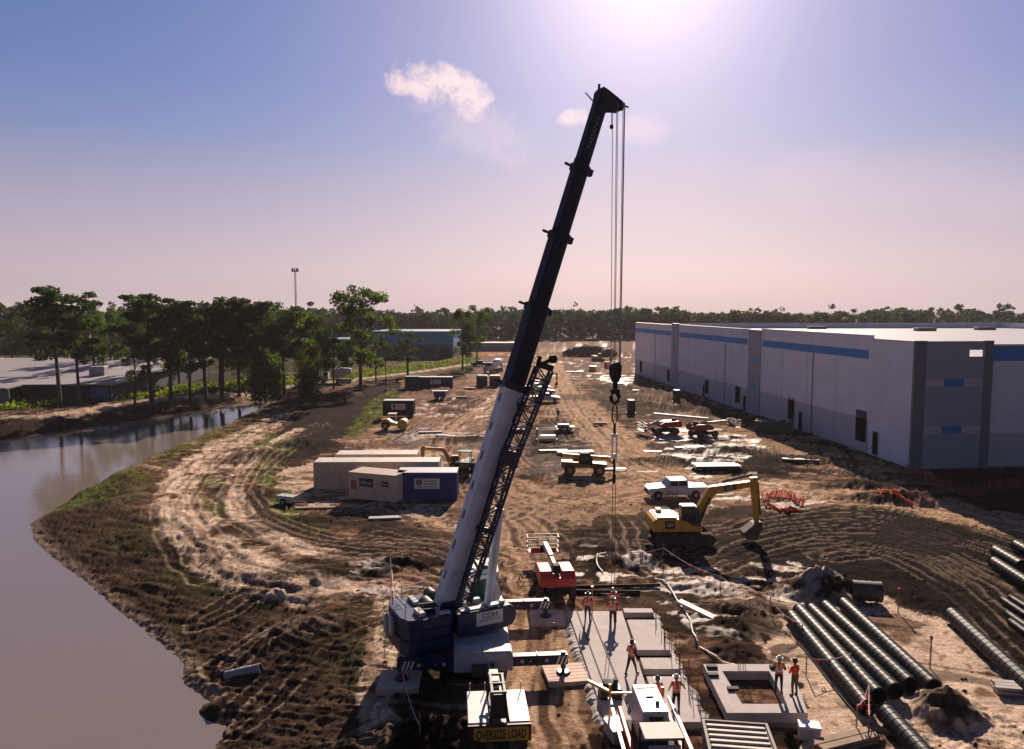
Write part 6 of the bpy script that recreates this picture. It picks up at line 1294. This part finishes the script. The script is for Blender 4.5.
# cars parked beyond the low warehouse
# ------------------------------------------------------------------ people
SKIN=mat('skin',(.30,.17,.11),.6,var=.05); BOOT=mat('boot',(.05,.035,.025),.8)
def person(loc,rz,label,top,legs,vest=None,hat=None,armL=(.18,.05,-.55),armR=(.18,.05,-.55),elL=None,elR=None,step=.0,lean=.0,H=1.76,group='workers on the site'):
    # faces +y ; joints in metres
    o=thing('person',label,'person',loc,rz,group)
    bm=bmesh.new(); V={}; rad={}
    def v(n,co,r): V[n]=bm.verts.new(co); rad[n]=r
    ln=lean
    v('pel',(0,0,.95),.155); v('sp1',(0,.02+ln*.3,1.12),.14); v('sp2',(0,.03+ln*.6,1.3),.165); v('nk',(0,.02+ln,1.47),.062); v('hd0',(0,.03+ln,1.55),.07); v('hd1',(0,.035+ln,1.63),.098); v('hd2',(0,.03+ln,1.71),.075)
    for s,nm,arm,el in ((-1,'L',armL,elL),(1,'R',armR,elR)):
        sh=Vector((s*.17,.02+ln*.9,1.41)); hand=sh+Vector((s*(arm[0]-.05),arm[1],arm[2])); 
        elb=sh+Vector((s*el[0],el[1],el[2])) if el else sh.lerp(hand,.5)+Vector((s*.04,-.05,0))
        v('s'+nm,sh,.068); v('e'+nm,elb,.047); v('w'+nm,hand,.032); d=(hand-elb).normalized(); v('h'+nm,hand+d*.07,.04)
        st=s*step; v('t'+nm,(s*.10,0,.88),.098); v('k'+nm,(s*.12,st*.5+.03,.50),.066); v('a'+nm,(s*.13,st,.10),.046); v('f'+nm,(s*.135,st-.03,.05),.05); v('g'+nm,(s*.15,st+.17,.045),.042)
    E=[('pel','sp1'),('sp1','sp2'),('sp2','nk'),('nk','hd0'),('hd0','hd1'),('hd1','hd2')]
    for n in 'LR': E+=[('sp2','s'+n),('s'+n,'e'+n),('e'+n,'w'+n),('w'+n,'h'+n),('pel','t'+n),('t'+n,'k'+n),('k'+n,'a'+n),('a'+n,'f'+n),('f'+n,'g'+n)]
    for a_,b_ in E: bm.edges.new((V[a_],V[b_]))
    names=list(V); pos={k:V[k].co.copy() for k in V}
    me=bpy.data.meshes.new('sk'); bm.to_mesh(me); bm.free(); t=bpy.data.objects.new('sk',me); COL.objects.link(t)
    md=t.modifiers.new('s','SKIN')
    for i,n in enumerate(names): me.skin_vertices[0].data[i].radius=(rad[n],)*2; me.skin_vertices[0].data[i].use_root=(n=='pel')
    sb2=t.modifiers.new('u','SUBSURF'); sb2.levels=2; sb2.render_levels=2
    bpy.context.view_layer.update(); m2=bpy.data.meshes.new_from_object(t.evaluated_get(bpy.context.evaluated_depsgraph_get())); bpy.data.objects.remove(t)
    # flatten torso front to back a little, colour by the nearest joint
    reg={'pel':1,'sp1':0,'sp2':0,'nk':2,'hd0':2,'hd1':2,'hd2':2}
    for n in 'LR': reg.update({'s'+n:0,'e'+n:0,'w'+n:2 if False else 0,'h'+n:2,'t'+n:1,'k'+n:1,'a'+n:1,'f'+n:3,'g'+n:3})
    m2.materials.clear(); [m2.materials.append(q) for q in (top,legs,SKIN,BOOT)]
    tor=[]
    for p in m2.polygons:
        p.use_smooth=True; c=p.center; n=min(pos,key=lambda k:(pos[k]-c).length-rad[k]*.6); p.material_index=reg[n]
        if n in ('sp1','sp2','pel','sL','sR') and c.z>.98 and abs(c.x)<.225: tor.append(p)
    bmf=bmesh.new(); bmf.from_mesh(m2)
    # fingers, thumb, nose and ears join the same body mesh
    x=MB(); x.bm.free(); x.bm=bmf
    for n in 'LR':
        d=(pos['h'+n]-pos['w'+n]).normalized(); sd_=d.cross(Vector((0,1,0))); sd_=sd_.normalized() if sd_.length>.1 else Vector((1,0,0)); k0=pos['h'+n]+d*.025
        nf=len(bmf.faces)
        for j,l in enumerate((.055,.065,.06,.045)): q=k0+sd_*(j-1.5)*.017; x.tube([q,q+d*l*.6+Vector((0,.006,0)),q+d*l+Vector((0,.02,0))],[.009,.008,.006],5)
        x.tube([pos['h'+n]+sd_*.03,pos['h'+n]+sd_*.055+d*.02,pos['h'+n]+sd_*.06+d*.05],[.011,.010,.008],5)
        bmf.faces.ensure_lookup_table(); [setattr(bmf.faces[i],'material_index',2) for i in range(nf,len(bmf.faces))]
    nf=len(bmf.faces); hc=pos['hd1']; x.tube([hc+Vector((0,.085,.02)),hc+Vector((0,.118,-.02)),hc+Vector((0,.09,-.03))],[.008,.015,.010],5)
    for s in (-1,1): x.tube([hc+Vector((s*.088,-.005,.02)),hc+Vector((s*.105,-.01,0)),hc+Vector((s*.09,0,-.03))],[.01,.016,.01],5)
    bmf.faces.ensure_lookup_table(); [setattr(bmf.faces[i],'material_index',2) for i in range(nf,len(bmf.faces))]
    tv=[[ (m2.vertices[i].co+m2.vertices[i].normal*.018) for i in p.vertices] for p in tor]
    bmf.to_mesh(m2); bmf.free(); m2.name='body'; b=bpy.data.objects.new('body',m2); COL.objects.link(b); b.parent=o
    if vest:
        bmv=bmesh.new()
        for q in tv: bmv.faces.new([bmv.verts.new(c) for c in q])
        bmesh.ops.remove_doubles(bmv,verts=bmv.verts,dist=.0005); y=MB(); y.bm.free(); y.bm=bmv; vo=y.build('safety_vest',vest,o)
        md=vo.modifiers.new('t','SOLIDIFY'); md.thickness=.012; md.offset=-1
        vm=vo.data; vm.materials.append(CREAM)
        for p in vm.polygons:
            c=p.center
            if 1.08<c.z<1.13 or (c.z>1.16 and .07<abs(c.x)<.12): p.material_index=1
    e=MB(); [e.ell(hc+Vector((s*.035,.088,.02)),(.012,.008,.010),6,4) for s in (-1,1)]; e.build('eye',INK,o)
    MB().box(hc.x,hc.y+.09,hc.z-.045,.045,.01,.008).build('mouth',mat('lip',(.22,.09,.07),.6),o)
    x=MB(); x.ell(hc+Vector((0,-.012,.03)),(.104,.112,.09),12,8); x.build('hair',mat('hair',(.02,.014,.01),.8),o)
    if hat:
        x=MB(); x.ell(hc+Vector((0,0,.055)),(.125,.145,.125),14,8,zmin=0.0); x.cyl(hc+Vector((0,.02,.05)),hc+Vector((0,.02,.062)),.16,n=16); x.build('hard_hat',hat,o,smooth=True)
    k=H/1.78; o.scale=(k,)*3; return o
VO=mat('vest_orange',(.85,.09,.03),.7,var=.05); VO2=mat('vest_amber',(.80,.20,.04),.7,var=.05); SR=mat('shirt_red',(.60,.045,.025),.8); SB=mat('shirt_black',(.02,.02,.025),.8); SY=mat('shirt_yellow',(.38,.42,.06),.8); TB=mat('trouser_blue',(.03,.05,.12),.85); TK=mat('trouser_black',(.018,.018,.022),.85); TG=mat('trouser_brown',(.10,.07,.05),.85); HW=mat('hat_white',(.7,.7,.7),.4); HD_=mat('hat_dark',(.05,.05,.06),.4); HR=mat('hat_red',(.5,.04,.03),.4)
def at(px,py,z): p=G(px,py,z); return (p.x,p.y,z)
fwd=(-.04,.30,-.24); fe=(.12,.05,-.28)
person(at(587.5,622,.3),R(-15),'worker in orange vest and blue trousers, leftmost on the slab',SR,TB,VO,HD_,armR=(.12,.38,-.15),elR=(.10,.10,-.26))
person(at(612.5,627,.305),R(-5),'worker in amber vest nearest under the hanging chains on the slab',SR,TK,VO2,HW,armL=(.15,.35,-.1),armR=(.15,.35,-.1),elL=(.14,.08,-.25),elR=(.14,.08,-.25))
person(at(613.5,620,.305),R(170),'worker in red shirt reaching up to the chains behind the amber vest',SR,TK,None,HR,armL=(.0,.25,.34),armR=(.0,.25,.34),elL=(.22,.12,.05),elR=(.22,.12,.05))
person(at(631,675,.305),R(-50),'worker in orange vest over black sleeves striding across the middle of the slab',SB,TK,VO,HD_,armL=(.14,.3,-.3),elL=(.12,-.02,-.28),step=.26)
person((G(652,700,.3).x,A_.y+1.15,.296),R(10),'worker behind the white machine with only head and shoulders showing',SR,TK,VO,HD_)
person(at(676,713,.27),R(5),'worker in red vest over yellow sleeves seen from behind right of the white machine',SY,TK,VO,HW,armR=(.34,.22,-.42),elR=(.2,.05,-.25),armL=(.15,.2,-.4))
person(at(778.5,693,.45),R(-20),'man in orange and black vest standing left on the footing ring',SB,TK,VO2,HW,armL=fwd,armR=fwd,elL=fe,elR=fe)
person(at(794.5,696,.45),R(25),'man in bright red long sleeves standing right on the footing ring',VO,TG,None,HD_,armL=fwd,armR=fwd,elL=fe,elR=fe)
person(tuple(onG(558,418.5)),R(20),'lone distant person walking in dark clothes beside the haul road',SB,TB,None,HD_,step=.3,group='workers on the site')
# ------------------------------------------------------------------ air
hb=MB(); hb.b2(-3900,3900,-80,4150,-4.5,46)
hm=bpy.data.materials.new('haze'); hm.use_nodes=True; N=hm.node_tree.nodes; L=hm.node_tree.links
for n in list(N):
    if n.type=='BSDF_PRINCIPLED': N.remove(n)
v=N.new('ShaderNodeVolumePrincipled'); v.inputs['Color'].default_value=(.80,.74,.80,1); v.inputs['Density'].default_value=HAZE; v.inputs['Anisotropy'].default_value=.15
L.new(v.outputs[0],N['Material Output'].inputs['Volume'])
tag(hb.build('haze',hm),'thin pale haze in the air over the whole site','haze',kind='stuff')
